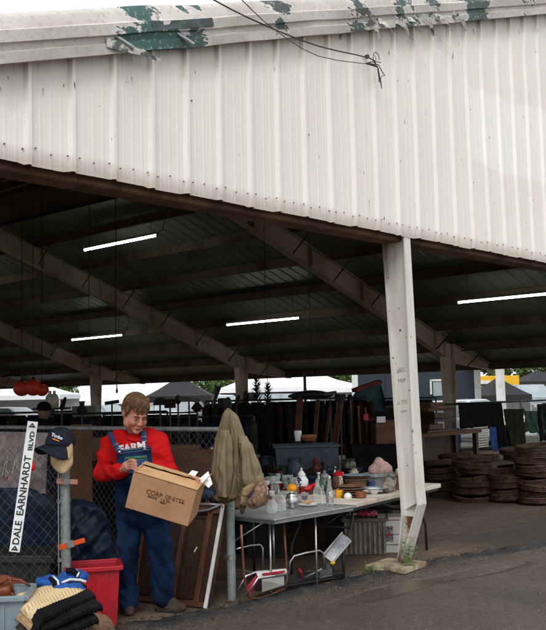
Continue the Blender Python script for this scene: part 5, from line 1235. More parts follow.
q = MB(); q.add([bxp(.93, .5, 1.1), bxp(1.13, .35, 1.02), bxp(1.16, .5, 1.10), bxp(1.02, .8, 1.3)], [(0, 1, 2, 3)]); q.build('paper_scrap', MT['porcelain'], bx, solid=.003)
q = MB(); q.add([bxp(.72, .8, 1.03), bxp(.83, .8, 1.03), bxp(.85, 1.0, 1.14), bxp(.75, 1.0, 1.13)], [(0, 1, 2, 3)]); q.build('paper_scrap', MT['porcelain'], bx, solid=.003)
ink = mat('printed_ink', (.07, .03, .015), (.16, .08, .04), 90, .5, .6, rough=.9, bp=0)
def bt3(s, size, x, z, sx=1.0): text('printing', s, size, bxp(x, 0, z) - ey * .003, ex, ez, ink, front, ext=.0006, bold=.0008, sx=sx)
bt3('CORP', .052, .26, .52, .9); bt3('OF-ETTY', .042, .555, .54, .9); bt3('MADE', .026, .30, .44); bt3('1,2 EA', .028, .50, .45); bt3('BEST', .018, .50, .385, 1.2); bt3('ITEM', .014, .78, .54, 1.4)
q = MB(); q.box(bxp(.5, -.008, .99), (W_, .002, .004), bxR); q.build('crease', ink, front)
# ================================================================== STALL CLUTTER INSIDE THE SHED
rnd = random.Random(21)
def at(x, d, z=0.0): p = P3(x, 390, d); return V((p.x, p.y, z))
def aty(x, y, d): return P3(x, y, d)
GM = [mat('black_garment', (.014, .014, .016), rough=.95, spec=.05), mat('navy_garment', (.014, .018, .035), rough=.95, spec=.05), mat('brown_garment', (.034, .02, .014), rough=.95, spec=.05), mat('olive_garment', (.03, .032, .018), rough=.95, spec=.05), mat('maroon_garment', (.032, .009, .010), rough=.95, spec=.05), mat('grey_garment', (.035, .035, .037), rough=.95, spec=.05)]
GN = ['black', 'navy', 'brown', 'olive', 'maroon', 'grey']
def garment_mesh(kind):
    r = MB(); W2, Ln = (.24, .95) if kind % 2 == 0 else (.22, .72)
    def f(a, b_):
        th = a * 2 * PI; sh = min(1, (b_ * 6)) ** .5; w_ = W2 * (.25 + .75 * sh) * (1 + .25 * b_)
        x = math.cos(th) * w_; y = math.sin(th) * (.055 + .05 * b_); k = 1 + .25 * noise.noise(V((a * 9 + kind, b_ * 1.5, kind)))
        return V((x * (1 + .05 * noise.noise(V((b_ * 4, kind, a * 3)))), y * k, -Ln * b_))
    r.grid(f, 26, 12)
    for s_ in (-1, 1): r.cap((s_ * W2 * .9, 0, -.10), (s_ * W2 * 1.1, .02, -.62), .065, .05, 8)
    return r
gproto = []
for i in range(6):
    o = garment_mesh(i).build('hanging_coat' if i % 2 == 0 else 'hanging_shirt', GM[i], None, smooth='all', world=False); gproto.append(o)
gused = [False] * 6
def hang(i, loc, rz):
    if not gused[i]: o = gproto[i]; gused[i] = True
    else: o = gproto[i].copy(); col.objects.link(o)
    o.location = loc; o.rotation_euler = (0, 0, rz)
    tag(o, '%s %s hanging among the crowded dark clothes racks' % (GN[i], 'coat' if i % 2 == 0 else 'shirt'), 'coat' if i % 2 == 0 else 'shirt', '%s %s on the clothes racks' % (GN[i], 'coats' if i % 2 == 0 else 'shirts'))
rk = [0]
def rack(x, d, ang, Ln=1.8, z=1.62, lab=''):
    t = thing('clothes_rack', lab, 'clothes rack', at(x, d), ang)
    for s_ in (-1, 1):
        r = MB(); r.tube([(s_ * Ln / 2, 0, 0.02), (s_ * Ln / 2, 0, z)], .016, 8); r.build('upright', MT['black'], t, world=False, smooth=True)
        r = MB(); r.tube([(s_ * Ln / 2, -.25, .02), (s_ * Ln / 2, .25, .02)], .016, 8); r.build('foot', MT['galv'], t, world=False, smooth=True)
    r = MB(); r.tube([(-Ln / 2, 0, z), (Ln / 2, 0, z)], .016, 8); r.build('rail', MT['black'], t, world=False, smooth=True)
    M4 = PM[t.name]; n = int(Ln / .125)
    for k in range(n):
        p = M4 @ V((-Ln / 2 + .08 + k * .125 + rnd.uniform(-.02, .02), 0, z - .04)); hang(rnd.randrange(6) if rnd.random() < .6 else rnd.choice((0, 1)), p, ang + PI / 2 + rnd.uniform(-.5, .5))
rack(108, 13.5, YAW + .15, 1.7, 1.48, 'clothes rack seen over the shoulder of the man in red')
rack(200, 13.0, YAW - .1, 1.5, 1.40, 'clothes rack between the man and the khaki jacket')
rack(252, 16.0, YAW + .1, 1.6, 1.60, 'clothes rack behind the potted conifers')
rack(318, 16.5, YAW + .2, 1.8, 1.60, 'clothes rack behind the blue grey bin')
rack(30, 14.5, YAW, 1.9, 1.50, 'clothes rack at the far left beneath the orange lanterns')
rack(395, 19.6, YAW - .35, 1.7, 1.55, 'clothes rack behind the white column')
rack(150, 18.5, YAW - .1, 1.9, 1.38, 'far clothes rack in front of the black canopy tent')
def draped(name, lab, x, d, Ln, Wd, z, m_, ang):
    t = thing(name, lab, 'table', at(x, d), ang); r = MB()
    r.box((0, 0, z - .015), (Ln, Wd, .03)); r.build('tabletop', MT['black'], t, world=False)
    r = MB()
    def f(a, b_):
        P_ = 2 * (Ln + Wd); s_ = a * P_
        if s_ < Ln: p = V((-Ln / 2 + s_, -Wd / 2, 0)); n_ = V((0, -1, 0))
        elif s_ < Ln + Wd: p = V((Ln / 2, -Wd / 2 + s_ - Ln, 0)); n_ = V((1, 0, 0))
        elif s_ < 2 * Ln + Wd: p = V((Ln / 2 - (s_ - Ln - Wd), Wd / 2, 0)); n_ = V((0, 1, 0))
        else: p = V((-Ln / 2, Wd / 2 - (s_ - 2 * Ln - Wd), 0)); n_ = V((-1, 0, 0))
        return p + n_ * (.01 + .035 * b_ * (1 + math.sin(s_ * 17 + noise.noise(V((s_, 0, 0))) * 4))) + V((0, 0, z + .004 - (z - .02) * b_))
    r.grid(f, 160, 4); r.poly([(-Ln / 2 - .01, -Wd / 2 - .01, z + .004), (Ln / 2 + .01, -Wd / 2 - .01, z + .004), (Ln / 2 + .01, Wd / 2 + .01, z + .004), (-Ln / 2 - .01, Wd / 2 + .01, z + .004)])
    r.build('drape', m_, t, world=False, smooth=True); return t
draped('draped_table', 'black draped table carrying the blue grey bin', 305, 11.9, 1.9, .8, .66, MT['blackcloth'], YAW + .05)
draped('draped_table', 'dark draped table behind the fence left of the khaki jacket', 190, 11.2, 1.6, .8, .85, GM[2], YAW - .05)
draped('draped_table', 'dark draped table behind the post with the caps', 90, 12.2, 1.6, .8, .9, MT['blackcloth'], YAW)
draped('draped_table', 'long dark draped table at the far left', 10, 11.8, 1.5, .8, .95, GM[1], YAW)
draped('draped_table', 'dark draped table behind the white column', 380, 14.5, 1.0, .8, .9, MT['blackcloth'], YAW)
tote('storage_bin', 'wide dark blue grey bin on the black draped table', at(304, 11.8, .67), .78, .44, .37, mat('slate_plastic', (.045, .06, .085), (.03, .042, .06), 4, rough=.5), YAW + .03, taper=.94)
def carton(x, d, z, s_, m_, lab, rz=0.):
    t = thing('carton', lab, 'box', at(x, d, z), YAW + rz); a, b_, c = s_
    for nm, cc_, sz in (('side_panel', (-a / 2, 0, c / 2), (.006, b_, c)), ('side_panel', (a / 2, 0, c / 2), (.006, b_, c)), ('front_panel', (0, -b_ / 2, c / 2), (a - .01, .006, c)), ('back_panel', (0, b_ / 2, c / 2), (a - .01, .006, c)), ('bottom_panel', (0, 0, .004), (a - .01, b_ - .01, .006))):
        r = MB(); r.box(cc_, sz); r.build(nm, m_, t, world=False)
    for s2 in (-1, 1):
        r = MB(); r.box((s2 * (a / 2 + .05), 0, c + .02), (.11, b_ * .95, .005), Matrix.Rotation(s2 * .5, 3, 'Y')); r.build('flap', m_, t, world=False)
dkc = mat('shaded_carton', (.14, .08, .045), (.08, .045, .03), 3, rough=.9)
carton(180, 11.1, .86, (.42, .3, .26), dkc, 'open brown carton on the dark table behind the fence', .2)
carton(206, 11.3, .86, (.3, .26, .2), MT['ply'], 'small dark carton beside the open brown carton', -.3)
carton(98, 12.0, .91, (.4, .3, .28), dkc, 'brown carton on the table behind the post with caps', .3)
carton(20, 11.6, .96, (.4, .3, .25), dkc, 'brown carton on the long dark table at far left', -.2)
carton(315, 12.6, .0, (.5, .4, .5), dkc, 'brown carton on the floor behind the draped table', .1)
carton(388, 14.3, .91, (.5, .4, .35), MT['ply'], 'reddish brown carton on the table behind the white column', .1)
# small goods on the tables
def pot(x, y, d, prof, m_, lab, cat='pot', group=None, nm='pot'):
    p = aty(x, y, d); r = MB(); r.lathe(prof, p, 14); return tag(r.build(nm, m_, origin=p, smooth=True), lab, cat, group)
vasep = [(.04, 0), (.07, .05), (.075, .10), (.04, .16), (.045, .19)]
goods = [(266, .04, 'green'), (285, .05, 'grey'), (160, .05, 'brown'), (230, .05, 'navy'), (75, .05, 'maroon'), (55, .05, 'olive'), (8, .05, 'grey')]
cup = pot(298, 441, 11.7, [(.035, 0), (.05, .10), (.045, .13)], MT['porcelain'], 'off white cup standing on the rim of the blue grey bin', 'cup', nm='cup')
pot(309, 441, 11.7, [(.07, 0), (.10, .05), (.09, .08)], mat('terracotta', (.28, .10, .03), rough=.7), 'terracotta dish beside the off white cup', 'dish', nm='clay_dish')
for k in range(16):
    x = rnd.uniform(150, 232); d = rnd.uniform(10.9, 11.4)
    s_ = rnd.uniform(.6, 1.2); p = at(x, d, .858); r = MB(); r.lathe([(a * s_, b_ * s_) for a, b_ in vasep], p, 12)
    tag(r.build('vase', rnd.choice((GM[5], MT['galv'], GM[2], MT['silver'])), origin=p, smooth=True), 'small dark vase among the goods on the table behind the fence', 'vase', 'vases on the table behind the fence')
for k in range(14):
    x = rnd.uniform(60, 125); d = rnd.uniform(11.9, 12.5); s_ = rnd.uniform(.7, 1.5); p = at(x, d, .908); r = MB(); r.lathe([(a * s_, b_ * s_) for a, b_ in vasep], p, 12)
    tag(r.build('vase', rnd.choice((GM[4], MT['galv'], GM[2], GM[3])), origin=p, smooth=True), 'small dark vase on the table behind the post with caps', 'vase', 'vases behind the post with caps')
# long handled tools and boards leaning against the back fence
for k, (x0, y0, x1, y1, w_, c_) in enumerate(((322, 470, 330, 408, .05, 0), (331, 470, 341, 396, .12, 1), (338, 470, 337, 402, .03, 0), (352, 480, 350, 400, .03, 2), (362, 478, 358, 406, .03, 0), (370, 478, 365, 407, .025, 2), (312, 470, 318, 400, .06, 1), (296, 470, 300, 398, .10, 1), (385, 480, 379, 424, .02, 2))):
    a, b_ = aty(x0, y0, 14.2), aty(x1, y1, 14.5); a = V((a.x, a.y, 0)) if a.z < .3 else a
    r = MB(); r.bar(a, b_, w_, .025); tag(r.build('leaning_board' if w_ > .04 else 'tool_handle', (MT['wood2'], MT['ply'], MT['wood'])[c_], origin=a), ('dark board leaning behind the blue grey bin' if w_ > .04 else 'long wooden handle leaning behind the tables'), 'board' if w_ > .04 else 'handle', 'boards leaning behind the blue grey bin' if w_ > .04 else 'long handles leaning behind the tables')
r = MB(); r.box(aty(366, 417, 14.0), (.07, .02, .09), RM); tag(r.build('red_tag', mat('tag_red', (.6, .02, .03), rough=.6)), 'small red tag hung in the dark left of the white column', 'tag')
r = MB(); r.box(aty(381, 419.5, 14.0), (.13, .02, .09), RM); tag(r.build('white_card', MT['porcelain']), 'small white card in the dark beside the white column', 'card')
# back fence with goods hung along it
f3 = thing('chain_link_fence', 'far chain link fence hung with blankets and bags behind the basket stacks', 'fence', (7.3, 5.35, 0))
r = MB(); r.tube([(7.2, 5.35, 1.40), (16.0, 5.35, 1.40)], .024, 8); r.build('top_rail', MT['black'], f3, smooth=True)
for x_ in (345, 473, 521): 
    u_ = HV(x_, 406, 1, 5.35).x; r = MB(); r.tube([(u_, 5.35, 0), (u_, 5.35, 1.42)], .03, 10); r.build('post', MT['galvpost'], f3, smooth=True)
r = MB(); r.tube([(16.0, 5.35, 0), (16.0, 5.35, 1.42)], .03, 10); r.build('post', MT['galvpost'], f3, smooth=True)
chain(f3, (7.3, 5.35, 0), (16.0, 5.35, 0), .03, 1.40, r_=.003, sp=.085)
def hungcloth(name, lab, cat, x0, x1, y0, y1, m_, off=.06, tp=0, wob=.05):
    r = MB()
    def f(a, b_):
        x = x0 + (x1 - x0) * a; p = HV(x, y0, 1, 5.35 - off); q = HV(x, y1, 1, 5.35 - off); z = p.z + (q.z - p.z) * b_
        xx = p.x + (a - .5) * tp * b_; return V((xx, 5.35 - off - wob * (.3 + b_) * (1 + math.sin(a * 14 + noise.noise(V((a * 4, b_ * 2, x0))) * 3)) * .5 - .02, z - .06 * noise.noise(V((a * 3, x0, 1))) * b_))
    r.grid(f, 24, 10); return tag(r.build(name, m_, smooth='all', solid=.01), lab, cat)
hungcloth('blanket', 'black blanket folded over the rail of the far fence', 'blanket', 457, 500, 402.5, 429, MT['blackcloth'], .05)
hungcloth('blanket', 'dark grey blanket hung beneath the white sedan on the far fence', 'blanket', 424, 455, 430, 462, GM[5], .05)
hungcloth('jeans', 'bright blue jeans hanging on the far fence', 'jeans', 488, 498, 427, 450, mat('blue_jeans', (.03, .10, .30), (.02, .06, .2), 9, rough=.9), .10)
hungcloth('canvas_sheet', 'olive canvas sheet hanging in front of the pickup truck', 'canvas', 502, 521, 409, 446, GM[3], .12, -.2, .09)
hungcloth('black_bag', 'black plastic bag hanging on the fence beside the blue jeans', 'bag', 496, 508, 425, 452, MT['blackcloth'], .14, .1, .09)
hungcloth('green_bag', 'green plastic bag hanging on the far fence at the right edge', 'bag', 523, 540, 411, 433, mat('green_plastic', (.012, .06, .032), (.008, .035, .02), 9, rough=.8), .10, .1, .045)
hungcloth('dark_coat', 'dark coat hanging at the extreme right of the far fence', 'coat', 536, 560, 404, 442, GM[0], .10)
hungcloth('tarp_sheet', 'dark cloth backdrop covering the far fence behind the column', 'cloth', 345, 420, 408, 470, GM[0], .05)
r = MB(); lat0 = HV(473, 428, 1, 5.2); lat1 = HV(488, 446, 1, 5.2)
for k in range(9):
    a = k / 8; r.bar(V((lat0.x + (lat1.x - lat0.x) * a, 5.2, lat1.z)), V((lat0.x + (lat1.x - lat0.x) * a, 5.2, lat0.z)), .02, .01, up=(0, 1, 0))
    r.bar(V((lat0.x, 5.19, lat0.z + (lat1.z - lat0.z) * a)), V((lat1.x, 5.19, lat0.z + (lat1.z - lat0.z) * a)), .02, .01, up=(0, 1, 0))
tag(r.build('lattice_panel', MT['white']), 'small white lattice panel against the far fence', 'lattice')
# rough shelf and crates right of the column
sf = thing('wooden_bench', 'dark wooden bench with brown top behind the basket stacks', 'bench', at(437, 17), math.atan2(0, 1))
r = MB(); r.box((0, 0, .92), (2.0, .6, .06)); r.build('top', MT['ply'], sf, world=False)
for sx in (-.9, .9):
    for sy in (-.22, .22): r = MB(); r.box((sx, sy, .44), (.08, .08, .9)); r.build('leg', MT['wood'], sf, world=False)
r = MB(); r.box((0, .26, .45), (1.9, .03, .8)); r.build('back_board', MT['wood'], sf, world=False)
for k, (x, z, w_) in enumerate(((428, .96, .9), (432, 1.16, .7), (430, 1.35, .9))):
    r = MB(); r.box(at(x, 17, z), (w_, .5, .05)); r.box(at(x, 17.05, z + .08), (w_ * .5, .3, .09)); tag(r.build('lumber', (MT['wood2'], MT['wood'], MT['ply'])[k]), ('lowest plank and offcut on the dark bench', 'middle plank and offcut in the pile on the bench', 'topmost plank of the pile level with the far fence rail')[k], 'lumber')
hungcloth('blue_cloth', 'blue cloth scrap hanging left of the lattice beside the bench', 'cloth', 446, 458, 428, 452, mat('blue_scrap', (.01, .035, .12), rough=.8), .12)
# baskets in stacks
MT['basket'] = mat('dark_wicker', (.095, .052, .034), (.035, .020, .015), 18, rough=.85, bs=60, bp=1, dist=.01)
def basket_mesh(rr, h, sd_):
    r = MB()
    prof = [(.72, 0), (.95, .06), (1.02, .3), (1.0, .6), (1.06, .85), (1.0, 1.0), (.9, .9), (.86, .3), (.5, .15)]
    seg = 30; vs = []
    for j, (a, z) in enumerate(prof):
        for k in range(seg):
            th = 2 * PI * k / seg; q = 1 + .03 * math.sin(k * PI + j * PI) + .05 * noise.noise(V((math.cos(th) * 2, math.sin(th) * 2, sd_))); vs.append(V((rr * a * q * math.cos(th), rr * a * q * math.sin(th), h * z + .012 * noise.noise(V((th * 2, j, sd_))))))
    fs = [(i * seg + k, i * seg + (k + 1) % seg, (i + 1) * seg + (k + 1) % seg, (i + 1) * seg + k) for i in range(len(prof) - 1) for k in range(seg)]
    r.add(vs, fs + [tuple(range(seg))[::-1]])
    for z in (.25, .5, .75): r.tube([V((rr * 1.04 * math.cos(2 * PI * k / 30), rr * 1.04 * math.sin(2 * PI * k / 30), h * z + .004 * math.sin(k * 2.1))) for k in range(31)], .006, 5, False)
    return r
def bstack(x, y, n, rr, h, lab, grp, sd_):
    p = G(x, y); pr_ = None
    for k in range(n):
        loc = V((p.x + rnd.uniform(-.055, .055), p.y + rnd.uniform(-.055, .055), k * h * .92))
        if pr_ is None: pr_ = basket_mesh(rr, h, sd_).build('wicker_basket', MT['basket'], None, smooth=True, world=False); o = pr_
        else: o = pr_.copy(); col.objects.link(o)
        o.location = loc; o.rotation_euler = (rnd.uniform(-.13, .13), rnd.uniform(-.13, .13), rnd.uniform(0, 6)); o.scale = (rnd.uniform(.88, 1.1), rnd.uniform(.88, 1.1), rnd.uniform(.85, 1.15)); tag(o, lab, 'basket', grp)
bstack(441, 497, 6, .23, .105, 'dark wicker basket in the leftmost low stack by the column', 'baskets of the leftmost stack', 1)
bstack(476, 500.5, 7, .31, .105, 'broad dark wicker basket in the second stack from the column', 'baskets of the broad second stack', 2)
bstack(508, 501.5, 5, .25, .10, 'dark wicker basket in the lowest stack right of the broad one', 'baskets of the lowest stack', 3)
bstack(537, 503.5, 9, .29, .105, 'dark wicker basket in the tallest stack at the right edge', 'baskets of the tallest stack', 4)
bstack(458, 490, 6, .26, .11, 'dark wicker basket in the stack hidden between the two left ones', 'baskets of the half hidden stack', 5)
bstack(521, 492, 7, .26, .11, 'dark wicker basket in the stack behind the two right ones', 'baskets of the stack at the back right', 6)
r = MB(); r.box(G(500, 497) + V((.1, .1, .52)), (1.1, .35, .04)); r.box(G(500, 497) + V((-.3, .15, .25)), (.05, .3, .5)); r.box(G(500, 497) + V((.5, .15, .25)), (.05, .3, .5))
tag(r.build('low_bench', MT['wood']), 'low dark plank bench between the basket stacks', 'bench')
# teal and red tilted awning
aw = thing('folded_awning', 'dark teal folded tent with a red top edge left of the white column', 'tent', at(368, 17))
r = MB(); r.add([aty(358, 389, 17), aty(379, 382, 17.2), aty(384, 400, 17), aty(383, 412, 17), aty(357, 412, 16.8), aty(353, 396, 16.8)], [(0, 1, 2, 3, 4, 5)]); r.build('cover', mat('teal_cover', (.012, .05, .06), (.008, .03, .04), 4, rough=.8), aw, solid=.08)
r = MB(); r.bar(aty(354, 390.5, 16.85), aty(379.5, 381.5, 17.1), .16, .07); r.build('edge', mat('dark_red', (.16, .01, .015), rough=.7), aw)
# conifers in pots, kayak, pole
def conifer(x, d, top, w_, lab, sd_):
    b0 = at(x, d); rn = random.Random(sd_); t = thing('potted_conifer', lab, 'tree', b0)
    r = MB(); r.lathe([(.14, 0), (.18, .26), (.15, .26)], b0, 14); r.build('pot', MT['black'], t, smooth=True)
    r = MB(); r.tube([b0, b0 + V((0, 0, top * .95))], [.025, .006], 6); r.build('trunk', MT['wood'], t)
    r = MB()
    for k in range(700):
        z = .3 + (top - .3) * (k / 700); rad = w_ * (1 - (z - .3) / (top - .3)) ** .7 + .03; a = rn.random() * 6.28; c = b0 + V((0, 0, z)); o = V((math.cos(a), math.sin(a), .45 + rn.random() * .5)).normalized()
        p1 = c + o * rad * rn.uniform(.5, 1.15); sdv = V((-o.y, o.x, 0)) * .012; r.add([c + o * rad * .1, p1 + sdv, p1 + o * .06, p1 - sdv], [(0, 1, 2, 3)])
    r.build('crown', mat('conifer_green', (.012, .02, .014), rough=.9), t, fixn=False)
conifer(257, 15.2, 1.95, .28, 'taller dark potted conifer right of the far column', 1); conifer(268, 15.0, 1.86, .17, 'slimmer dark potted conifer right of the taller one', 2); conifer(246, 15.4, 1.72, .25, 'short dark potted conifer in front of the far column', 8)
r = MB(); a = aty(288, 396.5, 17.5); b_ = aty(333, 395, 17.5); pts = [a.lerp(b_, k / 8) + V((0, 0, .02 * math.sin(k / 8 * PI))) for k in range(9)]; r.tube(pts, [.02, .05, .07, .08, .085, .08, .07, .05, .02], 12)
tag(r.build('canoe', MT['black'], smooth='all'), 'long dark upturned canoe lying on the racks under the white tents', 'canoe')
r = MB(); r.tube([aty(213, 408, 14), aty(216, 396, 14), aty(218, 386, 14)], [.02, .03, .055], 8); tag(r.build('paddle', MT['black'], smooth=True), 'dark paddle sticking up in front of the green tree', 'paddle')
for k, (x, ytop, d) in enumerate(((160, 397, 12.6), (170, 399, 12.4), (178, 396, 12.6), (189, 398, 12.3), (197, 400, 12.6), (224, 398, 12.5), (228, 401, 12.8), (236, 398, 12.6), (112, 401, 13.2), (82, 402, 12), (62, 400, 12.4), (340, 394, 14), (330, 392, 14.2), (350, 397, 15))):
    top = aty(x, ytop, d); b0 = V((top.x, top.y, .0)); t = thing('display_stand', 'dark metal display stand poking above the clothes racks', 'stand', b0, 0, 'display stands poking above the racks')
    r = MB(); r.tube([b0, top], .012, 6); r.build('pole', MT['black'], t)
    r = MB(); 
    q_ = rnd.uniform(.6, 1.25); kk = (0, 3, 1, 4, 2, 3, 1, 5, 4, 2, 5, 3, 4, 1)[k % 14]
    if kk == 0: r.lathe([(.02, 0), (.10 * q_, .0), (.06 * q_, .10), (.02, .11)], top - V((0, 0, .11)), 12)
    elif kk == 1: r.ell(top - V((0, 0, .05)), (.05 * q_, .05, .09 * q_))
    elif kk == 2: r.lathe([(.03, 0), (.07 * q_, .05), (.03, .12), (.04, .17)], top - V((0, 0, .16)), 12)
    elif kk == 3: r.box(top - V((0, 0, .06)), (.16 * q_, .10, .12), Matrix.Rotation(YAW + q_, 3, 'Z'))
    elif kk == 4: r.box(top - V((0, 0, .02)), (.26 * q_, .03, .05), Matrix.Rotation(YAW + .3, 3, 'Z') @ Matrix.Rotation(q_ - .9, 3, 'Y'))
    else: r.cap(top - V((0, 0, .1)), top + V((.05 * q_, 0, .02)), .035, .02)
    r.build('head', (MT['black'], GM[2], GM[5])[k % 3], t, smooth=True)
# orange lanterns, white jugs, green cabinet, person, far left
MT['lantern'] = mat('orange_red_plastic', (.62, .05, .012), (.45, .03, .01), 8, rough=.5)
for k, (x, y, rr) in enumerate(((22, 388.5, .125), (33.5, 387.5, .135), (42, 390, .10))):
    c = aty(x, y, 14); t = thing('hanging_lantern', ('round orange red lantern hanging leftmost of three', 'biggest orange red lantern, the middle one of three', 'smallest orange red lantern, right of the other two')[k], 'lantern', c)
    r = MB()
    def f(a, b_, c=c, rr=rr):
        th = a * 2 * PI; ph = -PI / 2 + PI * b_; q = rr * (1 + .06 * math.cos(th * 8)); return c + V((q * math.cos(ph) * math.cos(th), q * math.cos(ph) * math.sin(th), rr * .92 * math.sin(ph)))
    r.grid(f, 40, 14); r.build('body', MT['lantern'], t, smooth='all'); r = MB(); r.tube([c + V((0, 0, rr * .9)), V((c.x, c.y, roofz(c.x)))], .006, 5); r.build('cord', MT['rope'], t)
    r = MB(); r.tube([c + V((0, 0, rr * .85)), c + V((0, 0, rr * 1.15))], .02, 8); r.build('stem', GM[0], t)
for k, x in enumerate((50, 54.5)):
    c = aty(x, 407, 13.8); r = MB(); r.lathe([(.05, 0), (.065, .02), (.065, .12), (.05, .17), (.022, .20), (.022, .24)], c, 14); tag(r.build('plastic_jug', mat('cream_plastic', (.5, .47, .38), rough=.5), origin=c, smooth=True), ('cream bottle nearer the orange lanterns', 'cream bottle nearer the green cabinet')[k], 'bottle')
r = MB(); c = aty(52, 408.5, 13.8); r.box(c, (.5, .3, .03), RM); r.box(c - V((0, 0, .7)), (.06, .06, 1.38), RM); tag(r.build('pedestal', MT['black']), 'narrow dark pedestal holding the two cream bottles', 'pedestal')
gc = thing('metal_cabinet', 'pale green metal cabinet behind the caps', 'cabinet', at(86, 14.6), YAW)
MT['pgreen'] = mat('pale_green_enamel', (.17, .22, .15), (.12, .16, .11), 3, rough=.5); r = MB(); r.box((0, 0, .8), (.36, .4, 1.56)); r.build('body', MT['pgreen'], gc, world=False, bevel=.01)
for s_ in (-1, 1): r = MB(); r.box((s_ * .088, -.205, .82), (.165, .012, 1.4)); dd = r.build('door', MT['pgreen'], gc, world=False, bevel=.004); r = MB(); r.box((s_ * .02, -.217, .9), (.012, .015, .1)); r.build('handle', MT['chrome'], dd, world=False)
# seated person in dark clothes
pp = thing('person', 'person in dark clothes and cap seen from behind at far left', 'person', at(44, 13.0)); r = MB(); pb = at(44, 13.0)
for a, b_, ra, rb in (((0, 0, 1.50), (0, 0, 1.56), .085, .085), ((0, 0, 1.30), (0, 0, 1.45), .06, .055), ((-.15, 0, 1.28), (.15, 0, 1.28), .08, .08), ((0, 0, 1.2), (0, 0, .9), .17, .15), ((-.19, 0, 1.24), (-.24, .05, .95), .06, .05), ((.19, 0, 1.24), (.24, .05, .95), .06, .05), ((-.24, .05, .95), (-.20, .25, .85), .05, .035), ((.24, .05, .95), (.2, .25, .85), .05, .035), ((-.09, 0, .85), (-.1, 0, .45), .09, .065), ((.09, 0, .85), (.1, 0, .45), .09, .065), ((-.1, 0, .45), (-.1, 0, .06), .065, .045), ((.1, 0, .45), (.1, 0, .06), .065, .045), ((-.1, 0, .04), (-.1, .15, .04), .045, .04), ((.1, 0, .04), (.1, .15, .04), .045, .04)):
    r.cap(pb + RM @ V(a), pb + RM @ V(b_), ra, rb)
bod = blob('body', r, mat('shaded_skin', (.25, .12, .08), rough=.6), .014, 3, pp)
r = MB(); r.cap(pb + V((0, 0, 1.24)), pb + V((0, 0, .88)), .20, .18); r.cap(pb + RM @ V((-.17, 0, 1.28)), pb + RM @ V((.17, 0, 1.28)), .10, .10)
for s_ in (-1, 1): r.cap(pb + RM @ V((s_ * .2, 0, 1.24)), pb + RM @ V((s_ * .25, .05, .95)), .08, .065)
blob('shirt', r, GM[0], .014, 3, pp, disp=fold(.01, 8)); r = MB()
for s_ in (-1, 1): r.cap(pb + RM @ V((s_ * .09, 0, .88)), pb + RM @ V((s_ * .1, 0, .08)), .11, .07)
blob('trousers', r, GM[1], .014, 3, pp); r = MB(); r.ell(pb + V((0, 0, 1.585)), (.098, .105, .085)); r.build('hat', GM[0], pp, smooth='all')
# ================================================================== OUTSIDE BEYOND THE SHED
lotm = mat('pale_gravel', (.24, .225, .20), (.16, .15, .13), 1.2, rough=.95, bs=30)
g = MB(); g.poly([(16.5, -30, .006), (500, -60, .006), (500, 500, .006), (-60, 500, .006), (-60, 40, .006), (16.5, 40, .006)]); tag(g.build('gravel_lot', lotm, fixn=False, origin=(0, 0, 0)), kind='structure')
MT['paintw'] = mat('white_car_paint', (.72, .73, .74), (.66, .67, .68), 2, rough=.2, var=.03, bp=0, spec=.7)
MT['paints'] = mat('silver_car_paint', (.30, .31, .33), (.25, .26, .28), 2, rough=.25, metal=.5, var=.03, bp=0)
MT['cglass'] = mat('car_glass', (.26, .32, .34), (.34, .40, .42), 1.5, rough=.08, var=.05, bp=0, spec=1)  # pale base colour stands in for the sky reflected in the glass
MT['tyre'] = mat('tyre', (.02, .02, .02), rough=.9); MT['lampg'] = mat('headlamp', (.7, .7, .68), rough=.1, bp=0); MT['tail'] = mat('tail_lamp', (.4, .01, .01), rough=.2, bp=0)
